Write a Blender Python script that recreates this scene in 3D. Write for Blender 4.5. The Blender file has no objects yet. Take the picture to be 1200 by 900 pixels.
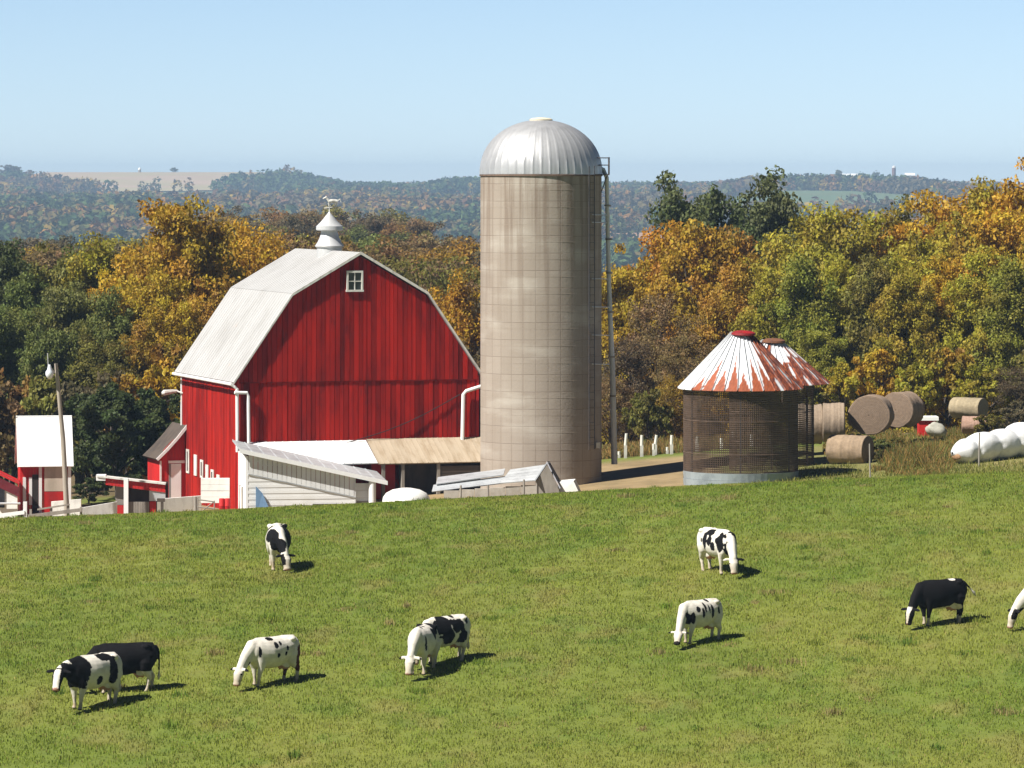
import bpy, bmesh, math, random
import numpy as np
from mathutils import Vector, Matrix, noise as mnoise
R = math.radians
rnd = random.Random(7)
F, CX, HY = 5000.0, 600.0, 212.0          # focal length in photo pixels, principal point
sc = bpy.context.scene
COL = sc.collection

# ------------------------------------------------------------------ helpers
def pchip(xs, ys):
    xs = np.array(xs, float); ys = np.array(ys, float)
    h = np.diff(xs); d = np.diff(ys) / h
    m = np.zeros_like(ys); m[0] = d[0]; m[-1] = d[-1]
    for i in range(1, len(xs) - 1):
        if d[i-1] * d[i] > 0:
            w1 = 2*h[i] + h[i-1]; w2 = h[i] + 2*h[i-1]
            m[i] = (w1 + w2) / (w1/d[i-1] + w2/d[i])
    def f(x):
        x = np.clip(np.asarray(x, float), xs[0], xs[-1])
        i = np.clip(np.searchsorted(xs, x) - 1, 0, len(h) - 1)
        t = (x - xs[i]) / h[i]
        return ((1+2*t)*(1-t)**2*ys[i] + t*(1-t)**2*h[i]*m[i] + t*t*(3-2*t)*ys[i+1] + t*t*(t-1)*h[i]*m[i+1])
    return f

def sstep(a, b, x):
    t = np.clip((np.asarray(x, float) - a) / (b - a), 0, 1)
    return t*t*(3 - 2*t)

_rs = np.random.RandomState(3)
_tab = _rs.rand(256, 256)
def vnoise(x, y):
    x = np.asarray(x, float); y = np.asarray(y, float)
    xi = np.floor(x).astype(int); yi = np.floor(y).astype(int)
    fx = x - xi; fy = y - yi
    fx = fx*fx*(3-2*fx); fy = fy*fy*(3-2*fy)
    g = lambda a, b: _tab[a % 256, b % 256]
    return (g(xi, yi)*(1-fx)+g(xi+1, yi)*fx)*(1-fy) + (g(xi, yi+1)*(1-fx)+g(xi+1, yi+1)*fx)*fy
def fbm(x, y, o=3):
    s = 0; a = .5; n = 0
    for k in range(o):
        s = s + a*vnoise(x*2**k + 17*k, y*2**k + 31*k); n += a; a *= .5
    return s / n

# ------------------------------------------------------------------ terrain
PROF = pchip([0, 15, 45, 75, 95, 109, 116, 122, 128, 135, 145, 155, 160, 166, 174, 184, 205, 222, 240, 300, 400, 520, 700, 1000, 1500, 2000, 2700, 3500, 4200, 4700, 5200, 7000],
             [-1.7, -5, -12, -16, -16, -15, -14.3, -13.65, -13.1, -12.5, -12.0, -11.65, -11.85, -12.4, -13.2, -13.6, -13.7, -15, -18, -21, -24, -27, -33, -44, -60, -47, -31, -22, -18, -17, -17, -26])
def ground(x, D):
    x = np.asarray(x, float); D = np.asarray(D, float)
    z = PROF(D)
    xc = 26*np.tanh(x/26)
    k = .052*sstep(118, 152, D) + .040*sstep(168, 186, D)
    k = k*(1 - sstep(206, 250, D))
    z = z + k*xc
    z = z + 7*np.exp(-((x+26)/30)**2 - ((D-600)/110)**2)                  # wooded spur
    far = sstep(1500, 3000, D)
    z = z + far*(1-.85*sstep(-40, 30, 600+5000*x/np.maximum(D, 1))*(1-sstep(330, 420, 600+5000*x/np.maximum(D, 1)))*sstep(2500, 3000, D))*(9*(fbm(x/260+5, D/700, 2)-.5) + 5*(vnoise(x/110+40, D/400)-.5))*(1-sstep(4100, 4700, D)*.75)
    pxx = 600+5000*x/np.maximum(D, 1)
    z = z + 25.5*sstep(-60, 60, pxx)*(1-sstep(300, 420, pxx))*sstep(3850, 4750, D) + 9*sstep(820, 900, pxx)*(1-sstep(1060, 1160, pxx))*sstep(3150, 3850, D)*(1-sstep(3850, 4400, D)*.4)
    z = z + 5*sstep(480, 540, pxx)*(1-sstep(620, 680, pxx))*sstep(3550, 4000, D)
    z = z + .10*(fbm(x/3.5, D/6, 2)-.5)*(1-sstep(150, 180, D))*sstep(80, 100, D)
    return z
def gz(x, D): return float(ground(x, D))
def P(px, py, D): return Vector(((px-CX)/F*D, D, (HY-py)/F*D))
def X(px, D): return (px-CX)/F*D
def Z(py, D): return (HY-py)/F*D
def on_ground(px, py, d0=100, d1=230):
    """where the line of sight through that photo pixel meets the ground"""
    D = d0
    while D < d1:
        if Z(py, D) <= gz(X(px, D), D): break
        D += .25
    return Vector((X(px, D), D, gz(X(px, D), D)))

# ------------------------------------------------------------------ materials
def new_mat(name):
    m = bpy.data.materials.new(name); m.use_nodes = True
    nt = m.node_tree
    return m, nt, nt.nodes['Principled BSDF']
def N(nt, t, **kw):
    n = nt.nodes.new(t)
    for k, v in kw.items(): setattr(n, k, v)
    return n
def rgba(c): return (c[0], c[1], c[2], 1)
def mixc(nt, fac, a, b, mode='MIX'):
    n = N(nt, 'ShaderNodeMix', data_type='RGBA', blend_type=mode)
    for s, v in ((n.inputs[0], fac), (n.inputs[6], a), (n.inputs[7], b)):
        if hasattr(v, 'is_output') or isinstance(v, bpy.types.NodeSocket): nt.links.new(v, s)
        else: s.default_value = v if not isinstance(v, tuple) else rgba(v)
    return n.outputs[2]
def noise_tex(nt, scale, stretch=(1, 1, 1), detail=4, rough=.6, off=0):
    tc = N(nt, 'ShaderNodeTexCoord'); mp = N(nt, 'ShaderNodeMapping')
    mp.inputs['Scale'].default_value = stretch
    mp.inputs['Location'].default_value = (off, off*.7, off*.3)
    nt.links.new(tc.outputs['Object'], mp.inputs['Vector'])
    n = N(nt, 'ShaderNodeTexNoise'); n.inputs['Scale'].default_value = scale
    n.inputs['Detail'].default_value = detail; n.inputs['Roughness'].default_value = rough
    nt.links.new(mp.outputs[0], n.inputs['Vector'])
    return n.outputs['Fac']
def ramp(nt, fac, a, b):
    n = N(nt, 'ShaderNodeMapRange'); n.interpolation_type = 'SMOOTHSTEP'
    n.inputs[1].default_value = a; n.inputs[2].default_value = b
    nt.links.new(fac, n.inputs[0]); return n.outputs[0]
def bump(nt, bsdf, h, strength=.3, dist=.02):
    b = N(nt, 'ShaderNodeBump'); b.inputs['Strength'].default_value = strength; b.inputs['Distance'].default_value = dist
    nt.links.new(h, b.inputs['Height']); nt.links.new(b.outputs[0], bsdf.inputs['Normal'])
def paint(name, col, col2=None, scale=1.5, stretch=(1, 1, 1), lo=.4, hi=.7, amt=1.0, rough=.7, metal=0.0, tone=False, bmp=.15, col3=None, lo3=.62, hi3=.72, spec=.35):
    """a surface of one colour worn to others, with fine unevenness; tone: each board has its own shade"""
    m, nt, b = new_mat(name)
    c = None
    n1 = noise_tex(nt, scale, stretch, 5, .65)
    f = N(nt, 'ShaderNodeMath', operation='MULTIPLY'); nt.links.new(ramp(nt, n1, lo, hi), f.inputs[0]); f.inputs[1].default_value = amt
    c = mixc(nt, f.outputs[0], col, col2 or tuple(v*.7 for v in col))
    if col3:
        n3 = noise_tex(nt, scale*1.7, stretch, 6, .7, 9.3)
        c = mixc(nt, ramp(nt, n3, lo3, hi3), c, col3)
    if tone:
        a = N(nt, 'ShaderNodeAttribute', attribute_name='tone')
        c = mixc(nt, 1.0, c, a.outputs['Color'], 'MULTIPLY')
    nt.links.new(c, b.inputs['Base Color'])
    b.inputs['Roughness'].default_value = rough; b.inputs['Metallic'].default_value = metal
    b.inputs['Specular IOR Level'].default_value = spec
    if bmp: bump(nt, b, noise_tex(nt, scale*6, stretch, 4, .6, 3), bmp, .02)
    return m
M = {}
M['red_wood'] = paint('red_painted_boards', (.36, .013, .007), (.16, .007, .006), 1.0, (1, 1, .20), .40, .68, .95, .8, tone=True, col3=(.085, .010, .011), lo3=.56, hi3=.76, spec=.12)
M['red_paint'] = paint('red_paint', (.50, .014, .012), (.35, .012, .012), 2, (1, 1, .4), tone=True)
M['white_paint'] = paint('white_paint', (.82, .82, .80), (.70, .70, .67), 1.2, (1, 1, .5), .45, .8, .8, tone=True)
M['white_wash'] = paint('whitewash', (.78, .77, .72), (.56, .53, .48), 1.6, (1, 1, .7), .45, .75, .9, .85, col3=(.3, .28, .25), lo3=.66, hi3=.76)
M['old_white'] = paint('weathered_white', (.66, .65, .60), (.34, .31, .27), 2.5, (1, 1, .4), .45, .75, .9, .8, tone=True)
M['barn_roof'] = paint('white_roof_metal', (.43, .425, .415), (.34, .33, .315), .9, (.6, 1, .6), .40, .72, .7, .5, 0, col3=(.50, .33, .24), lo3=.63, hi3=.80, bmp=.05, tone=True)
M['white_metal'] = paint('white_ribbed_metal', (.74, .75, .74), (.60, .60, .58), 1.0, (1, .4, 1), .45, .8, .8, .45, bmp=.05, tone=True)
M['tan_metal'] = paint('tan_roof_metal', (.40, .33, .24), (.30, .23, .15), 1.5, (2, .4, 1), .4, .7, .9, .7, bmp=.1, tone=True, col3=(.28, .18, .11), lo3=.62, hi3=.8)
M['grey_metal'] = paint('dull_galvanised_metal', (.50, .52, .53), (.36, .37, .38), 1.5, (1, 1, 1), .4, .7, .9, .45, .25, bmp=.1, tone=True)
M['galv'] = paint('galvanised_metal', (.58, .58, .58), (.42, .43, .43), 1.2, (1, 1, .5), .4, .75, .8, .45, .2, bmp=.03)
M['dark_metal'] = paint('dark_metal', (.07, .07, .08), (.12, .09, .07), 3, rough=.5, metal=.3)
M['rust_metal'] = paint('rusted_steel', (.16, .065, .03), (.10, .045, .028), 4, rough=.85)
M['wire'] = paint('rusty_wire', (.16, .105, .075), (.10, .068, .048), 3, rough=.8)
M['grey_wood'] = paint('grey_weathered_wood', (.30, .27, .23), (.19, .165, .14), 2, (1, 1, .3), .4, .7, .9, .85, tone=True)
M['dark_wood'] = paint('dark_boards', (.09, .07, .055), (.05, .04, .035), 2, (1, 1, .3), tone=True)
M['concrete'] = paint('bunk_concrete', (.45, .41, .35), (.30, .26, .21), 1.4, (1, 1, .8), .4, .7, .9, .9, tone=True, bmp=.25)
M['black'] = paint('black_rubber', (.015, .015, .017), (.025, .025, .025), 3)
M['glass'] = paint('window_glass', (.03, .035, .04), (.05, .055, .06), 1, rough=.12, bmp=0, spec=.5)
M['blue_steel'] = paint('dark_blue_steel', (.012, .018, .06), (.016, .022, .05), 1, rough=.4)
M['plastic'] = paint('white_plastic_wrap', (.76, .76, .75), (.62, .62, .60), 2.5, (1, 1, 1), .42, .7, .9, .4, bmp=.35, col3=(.40, .38, .33), lo3=.68, hi3=.80)
M['hutch'] = paint('white_hutch_plastic', (.80, .79, .75), (.66, .65, .60), 2, rough=.45, bmp=.05)
M['bark'] = paint('bark', (.10, .08, .065), (.055, .045, .038), 6, (1, 1, .25), .4, .65, 1, .9, bmp=.5)
M['pale_bark'] = paint('pale_pole_wood', (.38, .33, .27), (.27, .23, .18), 3, (1, 1, .1), .4, .7, 1, .85, bmp=.2)
M['stone'] = paint('field_stone', (.38, .37, .31), (.26, .25, .20), 3, rough=.9, bmp=.5)
M['red_cap'] = paint('red_cap_metal', (.30, .012, .014), (.18, .012, .012), 3, rough=.6)
M['lamp_glass'] = paint('pale_lamp_glass', (.75, .77, .8), (.6, .63, .68), 3, rough=.2, bmp=0)

def mat_attr(name, attr='col', rough=.8, bmp=0, bscale=8, trans=0.0, spec=.3, vary=0.0, vscale=3):
    m, nt, b = new_mat(name)
    a = N(nt, 'ShaderNodeAttribute', attribute_name=attr)
    c = a.outputs['Color']
    if vary:
        f = noise_tex(nt, vscale, (1, 1, 1), 5, .65)
        mr = N(nt, 'ShaderNodeMapRange'); mr.inputs[1].default_value = .25; mr.inputs[2].default_value = .75
        mr.inputs[3].default_value = 1-vary; mr.inputs[4].default_value = 1+vary
        nt.links.new(f, mr.inputs[0])
        mul = N(nt, 'ShaderNodeVectorMath', operation='SCALE')
        nt.links.new(c, mul.inputs[0]); nt.links.new(mr.outputs[0], mul.inputs['Scale'])
        c = mul.outputs[0]
    nt.links.new(c, b.inputs['Base Color'])
    b.inputs['Roughness'].default_value = rough; b.inputs['Specular IOR Level'].default_value = spec
    if bmp: bump(nt, b, noise_tex(nt, bscale, (1, 1, 1), 4, .6, 2), bmp, .02)
    if trans:
        out = nt.nodes['Material Output']
        t = N(nt, 'ShaderNodeBsdfTranslucent'); nt.links.new(c, t.inputs['Color'])
        mx = N(nt, 'ShaderNodeMixShader'); mx.inputs[0].default_value = trans
        nt.links.new(b.outputs[0], mx.inputs[1]); nt.links.new(t.outputs[0], mx.inputs[2])
        nt.links.new(mx.outputs[0], out.inputs['Surface'])
    return m
M['coat'] = mat_attr('cow_coat', rough=.85, bmp=.15, bscale=30, vary=.14, vscale=7, spec=.12)
M['land'] = mat_attr('soil_and_turf', rough=.95, bmp=.4, bscale=1.5, vary=.22, vscale=1.3)
M['grass'] = mat_attr('grass_blades', rough=.6, trans=.35, spec=.2)
M['farleaf'] = mat_attr('distant_foliage', rough=.9, trans=.15, spec=.05)
M['field'] = mat_attr('field_crop', rough=.95, vary=.10, vscale=.02)
M['crib_roof'] = mat_attr('rusted_roof_panels', rough=.55, bmp=.1, bscale=8, vary=.10, vscale=5)
M['bale'] = mat_attr('round_bale_hay', rough=.95, bmp=.6, bscale=14, vary=.22, vscale=9)

def leaf_mat():
    m, nt, b = new_mat('tree_leaves')
    oi = N(nt, 'ShaderNodeObjectInfo'); a = N(nt, 'ShaderNodeAttribute', attribute_name='v')
    sep = N(nt, 'ShaderNodeSeparateColor'); nt.links.new(a.outputs['Color'], sep.inputs[0])
    hs = N(nt, 'ShaderNodeHueSaturation')
    mr = N(nt, 'ShaderNodeMapRange'); mr.inputs[3].default_value = .484; mr.inputs[4].default_value = .520
    nt.links.new(sep.outputs[0], mr.inputs[0]); nt.links.new(mr.outputs[0], hs.inputs['Hue'])
    mv = N(nt, 'ShaderNodeMapRange'); mv.inputs[3].default_value = .60; mv.inputs[4].default_value = 1.45
    nt.links.new(sep.outputs[1], mv.inputs[0]); nt.links.new(mv.outputs[0], hs.inputs['Value'])
    nt.links.new(oi.outputs['Color'], hs.inputs['Color'])
    nt.links.new(hs.outputs[0], b.inputs['Base Color']); b.inputs['Roughness'].default_value = .6
    b.inputs['Specular IOR Level'].default_value = .25
    t = N(nt, 'ShaderNodeBsdfTranslucent'); nt.links.new(hs.outputs[0], t.inputs['Color'])
    mx = N(nt, 'ShaderNodeMixShader'); mx.inputs[0].default_value = .40
    nt.links.new(b.outputs[0], mx.inputs[1]); nt.links.new(t.outputs[0], mx.inputs[2])
    nt.links.new(mx.outputs[0], nt.nodes['Material Output'].inputs['Surface'])
    return m
M['leaf'] = leaf_mat()

def silo_mat():
    m, nt, b = new_mat('concrete_staves')
    tc = N(nt, 'ShaderNodeTexCoord'); sp = N(nt, 'ShaderNodeSeparateXYZ'); nt.links.new(tc.outputs['Object'], sp.inputs[0])
    at = N(nt, 'ShaderNodeMath', operation='ARCTAN2'); nt.links.new(sp.outputs['Y'], at.inputs[0]); nt.links.new(sp.outputs['X'], at.inputs[1])
    mu = N(nt, 'ShaderNodeMath', operation='MULTIPLY'); nt.links.new(at.outputs[0], mu.inputs[0]); mu.inputs[1].default_value = 2.69
    cb = N(nt, 'ShaderNodeCombineXYZ'); nt.links.new(mu.outputs[0], cb.inputs[0]); nt.links.new(sp.outputs['Z'], cb.inputs[1])
    br = N(nt, 'ShaderNodeTexBrick'); nt.links.new(cb.outputs[0], br.inputs['Vector'])
    br.inputs['Scale'].default_value = 1.0; br.inputs['Brick Width'].default_value = .56; br.inputs['Row Height'].default_value = .76
    br.inputs['Mortar Size'].default_value = .022; br.inputs['Mortar Smooth'].default_value = .6; br.offset = 0.0
    br.inputs['Color1'].default_value = (.335, .285, .235, 1); br.inputs['Color2'].default_value = (.30, .252, .205, 1); br.inputs['Mortar'].default_value = (.25, .205, .165, 1)
    c = br.outputs['Color']
    # pale washed bands and blotches
    n1 = N(nt, 'ShaderNodeTexNoise'); mp = N(nt, 'ShaderNodeMapping'); mp.inputs['Scale'].default_value = (.35, 1.1, 1)
    nt.links.new(cb.outputs[0], mp.inputs[0]); nt.links.new(mp.outputs[0], n1.inputs['Vector']); n1.inputs['Scale'].default_value = .8; n1.inputs['Detail'].default_value = 6
    c = mixc(nt, ramp(nt, n1.outputs['Fac'], .48, .72), c, (.41, .365, .31))
    # vertical runs, strongest just under the rim
    n2 = N(nt, 'ShaderNodeTexNoise'); mp2 = N(nt, 'ShaderNodeMapping'); mp2.inputs['Scale'].default_value = (2.6, .10, 1)
    nt.links.new(cb.outputs[0], mp2.inputs[0]); nt.links.new(mp2.outputs[0], n2.inputs['Vector']); n2.inputs['Scale'].default_value = 1.4; n2.inputs['Detail'].default_value = 5
    hz = N(nt, 'ShaderNodeMapRange'); hz.inputs[1].default_value = 6.5; hz.inputs[2].default_value = 14.0; hz.inputs[3].default_value = .12; hz.inputs[4].default_value = .85
    nt.links.new(sp.outputs['Z'], hz.inputs[0])
    mm = N(nt, 'ShaderNodeMath', operation='MULTIPLY'); nt.links.new(ramp(nt, n2.outputs['Fac'], .42, .66), mm.inputs[0]); nt.links.new(hz.outputs[0], mm.inputs[1])
    c = mixc(nt, mm.outputs[0], c, (.20, .15, .112))
    nt.links.new(c, b.inputs['Base Color']); b.inputs['Roughness'].default_value = .9; b.inputs['Specular IOR Level'].default_value = .2
    h = N(nt, 'ShaderNodeMath', operation='SUBTRACT'); h.inputs[0].default_value = 1; nt.links.new(br.outputs['Fac'], h.inputs[1])
    ad = N(nt, 'ShaderNodeMath', operation='ADD'); nt.links.new(h.outputs[0], ad.inputs[0])
    n3 = noise_tex(nt, 9, (1, 1, 1), 4, .6); nt.links.new(n3, ad.inputs[1])
    bump(nt, b, ad.outputs[0], .35, .02)
    return m
M['silo'] = silo_mat()

# ------------------------------------------------------------------ objects
def tag(o, label=None, cat=None, group=None, kind=None):
    if label: o['label'] = label
    if cat: o['category'] = cat
    if group: o['group'] = group
    if kind: o['kind'] = kind
    return o
def empty(name, loc, label, cat, rz=0, group=None):
    o = bpy.data.objects.new(name, None); COL.objects.link(o)
    o.location = loc; o.rotation_euler = (0, 0, rz); o.empty_display_size = .3
    return tag(o, label, cat, group)
def link(name, me, mat=None, parent=None):
    o = bpy.data.objects.new(name, me); COL.objects.link(o)
    if mat is not None and not me.materials: me.materials.append(mat)
    if parent: o.parent = parent
    return o
def np_mesh(name, V, Q, attrs=None, smooth=False):
    """mesh from numpy arrays; attrs: name -> per-vertex rgb"""
    me = bpy.data.meshes.new(name); V = np.asarray(V, np.float32); Q = np.asarray(Q, np.int32)
    k = Q.shape[1]
    me.vertices.add(len(V)); me.vertices.foreach_set('co', V.ravel())
    me.loops.add(Q.size); me.loops.foreach_set('vertex_index', Q.ravel())
    me.polygons.add(len(Q)); me.polygons.foreach_set('loop_start', np.arange(0, Q.size, k, dtype=np.int32))
    me.update(calc_edges=True)
    for nme, C in (attrs or {}).items():
        a = me.attributes.new(nme, 'FLOAT_COLOR', 'POINT')
        C4 = np.ones((len(V), 4), np.float32); C4[:, :3] = C
        a.data.foreach_set('color', C4.ravel())
    me.polygons.foreach_set('use_smooth', np.full(len(Q), smooth, bool))
    return me
class MB:
    """collects shapes; build() links them as one mesh object"""
    def __init__(s): s.v = []; s.f = []; s.t = []
    def add(s, vs, fs, tone=1.0):
        o = len(s.v); s.v += [tuple(p) for p in vs]
        for q in fs: s.f.append([i+o for i in q]); s.t.append(tone)
        return s
    def hexa(s, p, tone=1.0):          # p: bottom 4 then top 4, counter-clockwise from above
        return s.add(p, [(0, 3, 2, 1), (4, 5, 6, 7), (0, 1, 5, 4), (1, 2, 6, 5), (2, 3, 7, 6), (3, 0, 4, 7)], tone)
    def box(s, x0, x1, y0, y1, z0, z1, tone=1.0):
        return s.hexa([(x0, y0, z0), (x1, y0, z0), (x1, y1, z0), (x0, y1, z0), (x0, y0, z1), (x1, y0, z1), (x1, y1, z1), (x0, y1, z1)], tone)
    def slab(s, a, b, c, d, th, tone=1.0):   # four corners counter-clockwise seen from above, thickness downwards
        n = (Vector(b)-Vector(a)).cross(Vector(d)-Vector(a)).normalized()*th
        top = [Vector(q) for q in (a, b, c, d)]
        return s.hexa([q-n for q in top]+top, tone)
    def tube(s, pts, rad, n=8, tone=1.0, cap=True):
        pts = [Vector(p) for p in pts]
        if not hasattr(rad, '__len__'): rad = [rad]*len(pts)
        vs = []; u = None
        for i, p in enumerate(pts):
            d = (pts[min(i+1, len(pts)-1)]-pts[max(i-1, 0)]).normalized()
            if u is None: u = d.orthogonal().normalized()
            else: u = (u-d*u.dot(d)).normalized()
            w = d.cross(u)
            for k in range(n):
                a = 2*math.pi*k/n; vs.append(p+(u*math.cos(a)+w*math.sin(a))*rad[i])
        fs = [(i*n+k, i*n+(k+1) % n, (i+1)*n+(k+1) % n, (i+1)*n+k) for i in range(len(pts)-1) for k in range(n)]
        if cap: fs += [tuple(range(n-1, -1, -1)), tuple((len(pts)-1)*n+k for k in range(n))]
        return s.add(vs, fs, tone)
    def lathe(s, prof, n=32, c=(0, 0, 0), tone=1.0, cap=True, rfun=None):
        vs = []
        for r, z in prof:
            for k in range(n):
                a = 2*math.pi*k/n; q = r*(rfun(k, z) if rfun else 1)
                vs.append((c[0]+q*math.cos(a), c[1]+q*math.sin(a), c[2]+z))
        m = len(prof)
        fs = [(i*n+k, i*n+(k+1) % n, (i+1)*n+(k+1) % n, (i+1)*n+k) for i in range(m-1) for k in range(n)]
        if cap: fs += [tuple(range(n-1, -1, -1)), tuple((m-1)*n+k for k in range(n))]
        return s.add(vs, fs, tone)
    def build(s, name, mat, parent=None, smooth=False, loc=None):
        me = bpy.data.meshes.new(name); me.from_pydata(s.v, [], s.f)
        a = me.attributes.new('tone', 'FLOAT_COLOR', 'FACE')
        a.data.foreach_set('color', np.array([(t, t, t, 1) if not hasattr(t, '__len__') else (*t, 1) for t in s.t], np.float32).ravel())
        if smooth:
            me.polygons.foreach_set('use_smooth', np.ones(len(s.f), bool))
            me.set_sharp_from_angle(angle=R(40))
        o = link(name, me, mat, parent)
        if loc is not None: o.location = loc
        return o
def tones(k=.12): return 1+rnd.uniform(-k, k)

# ------------------------------------------------------------------ ground sheet, fields
def grid_axis(parts):
    out = []
    for a, b, st in parts: out += list(np.arange(a, b, st))
    out.append(parts[-1][1]); return np.array(out)
gxp = grid_axis([(0, 34, .5), (34, 80, 2.5), (80, 300, 12), (300, 900, 30), (900, 2600, 100)])
gx = np.concatenate([-gxp[:0:-1], gxp])
gy = grid_axis([(-120, 0, 20), (0, 100, 4), (100, 218, .5), (218, 320, 3), (320, 800, 15), (800, 2000, 40), (2000, 5200, 50), (5200, 7000, 200)])
GX, GY = np.meshgrid(gx, gy)
GZ = ground(GX, np.maximum(GY, 0))
nx, ny = len(gx), len(gy)
idx = np.arange(nx*ny).reshape(ny, nx)
Qg = np.stack([idx[:-1, :-1], idx[:-1, 1:], idx[1:, 1:], idx[1:, :-1]], -1).reshape(-1, 4)
def lerp(a, b, t): return np.asarray(a)*(1-t[..., None]) + np.asarray(b)*t[..., None]
def turf_col(x, y):
    n = fbm(x/5, y/9, 3); n2 = fbm(x/1.1+50, y/2.0, 3)
    c = lerp((.190, .248, .032), (.255, .282, .047), sstep(.3, .7, n))
    c = lerp(c, (.33, .265, .09), sstep(.58, .78, n2)*.40)
    return lerp(c, (.150, .235, .030), sstep(.58, .78, fbm(x/.9+9, y/1.5+77, 3))*.5)
def land_col(x, y):
    c = turf_col(x, y)*.6
    dirt = lerp((.30, .205, .115), (.22, .15, .085), sstep(.35, .65, fbm(x/1.5, y/2.5)))
    right = sstep(1.5, 4.5, x)*(1-sstep(30, 34, x))
    c = lerp(c, dirt, sstep(176, 182, y)*(1-sstep(199, 203, y))*np.where(x > 9, .35, .85))
    wood = lerp((.10, .075, .035), (.14, .095, .04), fbm(x/4, y/5))
    c = lerp(c, wood, sstep(202, 208, y))
    c = lerp(c, (.05, .06, .02), sstep(700, 1200, y))
    return c
gmesh = np_mesh('ground', np.stack([GX, GY, GZ], -1).reshape(-1, 3), Qg, {'col': land_col(GX, GY).reshape(-1, 3)}, True)
tag(link('ground', gmesh, M['land']), kind='structure')

def in_poly(px, py, poly):
    inside = np.zeros(np.shape(px), bool); n = len(poly)
    for i in range(n):
        (x1, y1), (x2, y2) = poly[i], poly[(i+1) % n]
        c = ((y1 > py) != (y2 > py)) & (px < (x2-x1)*(py-y1)/((y2-y1)+1e-12)+x1)
        inside ^= c
    return inside
# far fields: outlines on the ground as (x, distance)
def far_poly(pts): return [((px-CX)/F*D, D) for px, D in pts]
FIELDS = [
    (far_poly([(38, 4300), (130, 4150), (250, 4180), (330, 4450), (400, 4640), (400, 5150), (-20, 5150), (20, 4600)]), (.38, .28, .20), (.33, .28, .16)),
    (far_poly([(100, 4010), (180, 3980), (260, 4030), (255, 4160), (130, 4130)]), (.10, .15, .10), (.12, .15, .08)),
    (far_poly([(495, 3700), (570, 3650), (625, 3700), (625, 3960), (560, 3950), (500, 3860)]), (.10, .16, .07), (.11, .15, .06)),
    (far_poly([(840, 3350), (940, 3250), (1080, 3330), (1100, 3560), (1000, 3760), (880, 3800), (830, 3650)]), (.10, .15, .075), (.11, .145, .07)),
    (far_poly([(700, 2560), (800, 2480), (930, 2500), (940, 2620), (800, 2700), (700, 2680)]), (.36, .22, .16), (.32, .20, .13)),
]
for poly, c1, c2 in FIELDS:
    pa = np.array(poly)
    xs = np.linspace(pa[:, 0].min(), pa[:, 0].max(), 90); ys = np.linspace(pa[:, 1].min(), pa[:, 1].max(), 60)
    XX, YY = np.meshgrid(xs, ys); id2 = np.arange(XX.size).reshape(XX.shape)
    Q = np.stack([id2[:-1, :-1], id2[:-1, 1:], id2[1:, 1:], id2[1:, :-1]], -1).reshape(-1, 4)
    cxq = (XX[:-1, :-1]+XX[1:, 1:])/2; cyq = (YY[:-1, :-1]+YY[1:, 1:])/2
    Q = Q[in_poly(cxq, cyq, poly).ravel()]
    me = np_mesh('field', np.stack([XX, YY, ground(XX, YY)+1.2], -1).reshape(-1, 3), Q,
                 {'col': lerp(c1, c2, sstep(.35, .65, fbm(XX/120, YY/60))).reshape(-1, 3)}, True)
    tag(link('field', me, M['field']), kind='structure')

# ------------------------------------------------------------------ pasture grass
def blades(name, pts, h, w, cols, seed, bend=.35):
    rs = np.random.RandomState(seed); n = len(pts)
    az = rs.rand(n)*2*np.pi; lean = rs.rand(n)*2*np.pi
    wx = np.cos(az)*w/2; wy = np.sin(az)*w/2
    lx = np.cos(lean)*h*bend*rs.rand(n); ly = np.sin(lean)*h*bend*rs.rand(n)
    b0 = np.stack([pts[:, 0]-wx, pts[:, 1]-wy, pts[:, 2]-.02], -1); b1 = np.stack([pts[:, 0]+wx, pts[:, 1]+wy, pts[:, 2]-.02], -1)
    t1 = np.stack([pts[:, 0]+lx+wx*.45, pts[:, 1]+ly+wy*.45, pts[:, 2]+h], -1); t0 = np.stack([pts[:, 0]+lx-wx*.45, pts[:, 1]+ly-wy*.45, pts[:, 2]+h*.96], -1)
    V = np.stack([b0, b1, t1, t0], 1).reshape(-1, 3)
    return np_mesh(name, V, np.arange(4*n).reshape(-1, 4), {'col': np.repeat(cols, 4, 0)}, False)
rs = np.random.RandomState(11)
n = 920000
D_ = np.sqrt(rs.uniform(103**2, 178**2, n)); u_ = rs.uniform(-.158, .158, n); x_ = u_*D_
tuft = fbm(x_/.35, D_/.5, 2)
keep = rs.rand(n) < sstep(.15, .55, tuft)*.8+.2
x_, D_, tuft = x_[keep], D_[keep], tuft[keep]
pts = np.stack([x_, D_, ground(x_, D_)], -1)
cc = turf_col(x_, D_)
cc = cc*(.78+.44*rs.rand(len(x_)))[:, None]*(.85+.4*fbm(x_/.8, D_/1.4, 2))[:, None]
dry = rs.rand(len(x_)) < .06
cc[dry] = np.array((.36, .30, .10))*(.6+.6*rs.rand(dry.sum()))[:, None]
hh = (.030+.048*rs.rand(len(x_)))*(.75+.6*tuft)
ncl = 220; cD = np.sqrt(rs.uniform(104**2, 165**2, ncl)); cX = rs.uniform(-.135, .135, ncl)*cD      # ranker tufts the cows leave standing
ci = np.repeat(np.arange(ncl), 90); tx = cX[ci]+rs.randn(len(ci))*.17*(.5+rs.rand(ncl))[ci]; tD = cD[ci]+rs.randn(len(ci))*.17
tc = np.array(((.17, .25, .03), (.23, .27, .04), (.34, .28, .11), (.14, .22, .03)))[rs.randint(0, 4, ncl)][ci]*(.6+.7*rs.rand(len(ci)))[:, None]
pts = np.concatenate([pts, np.stack([tx, tD, ground(tx, tD)], -1)]); cc = np.concatenate([cc, tc]); x_ = np.concatenate([x_, tx])
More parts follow.
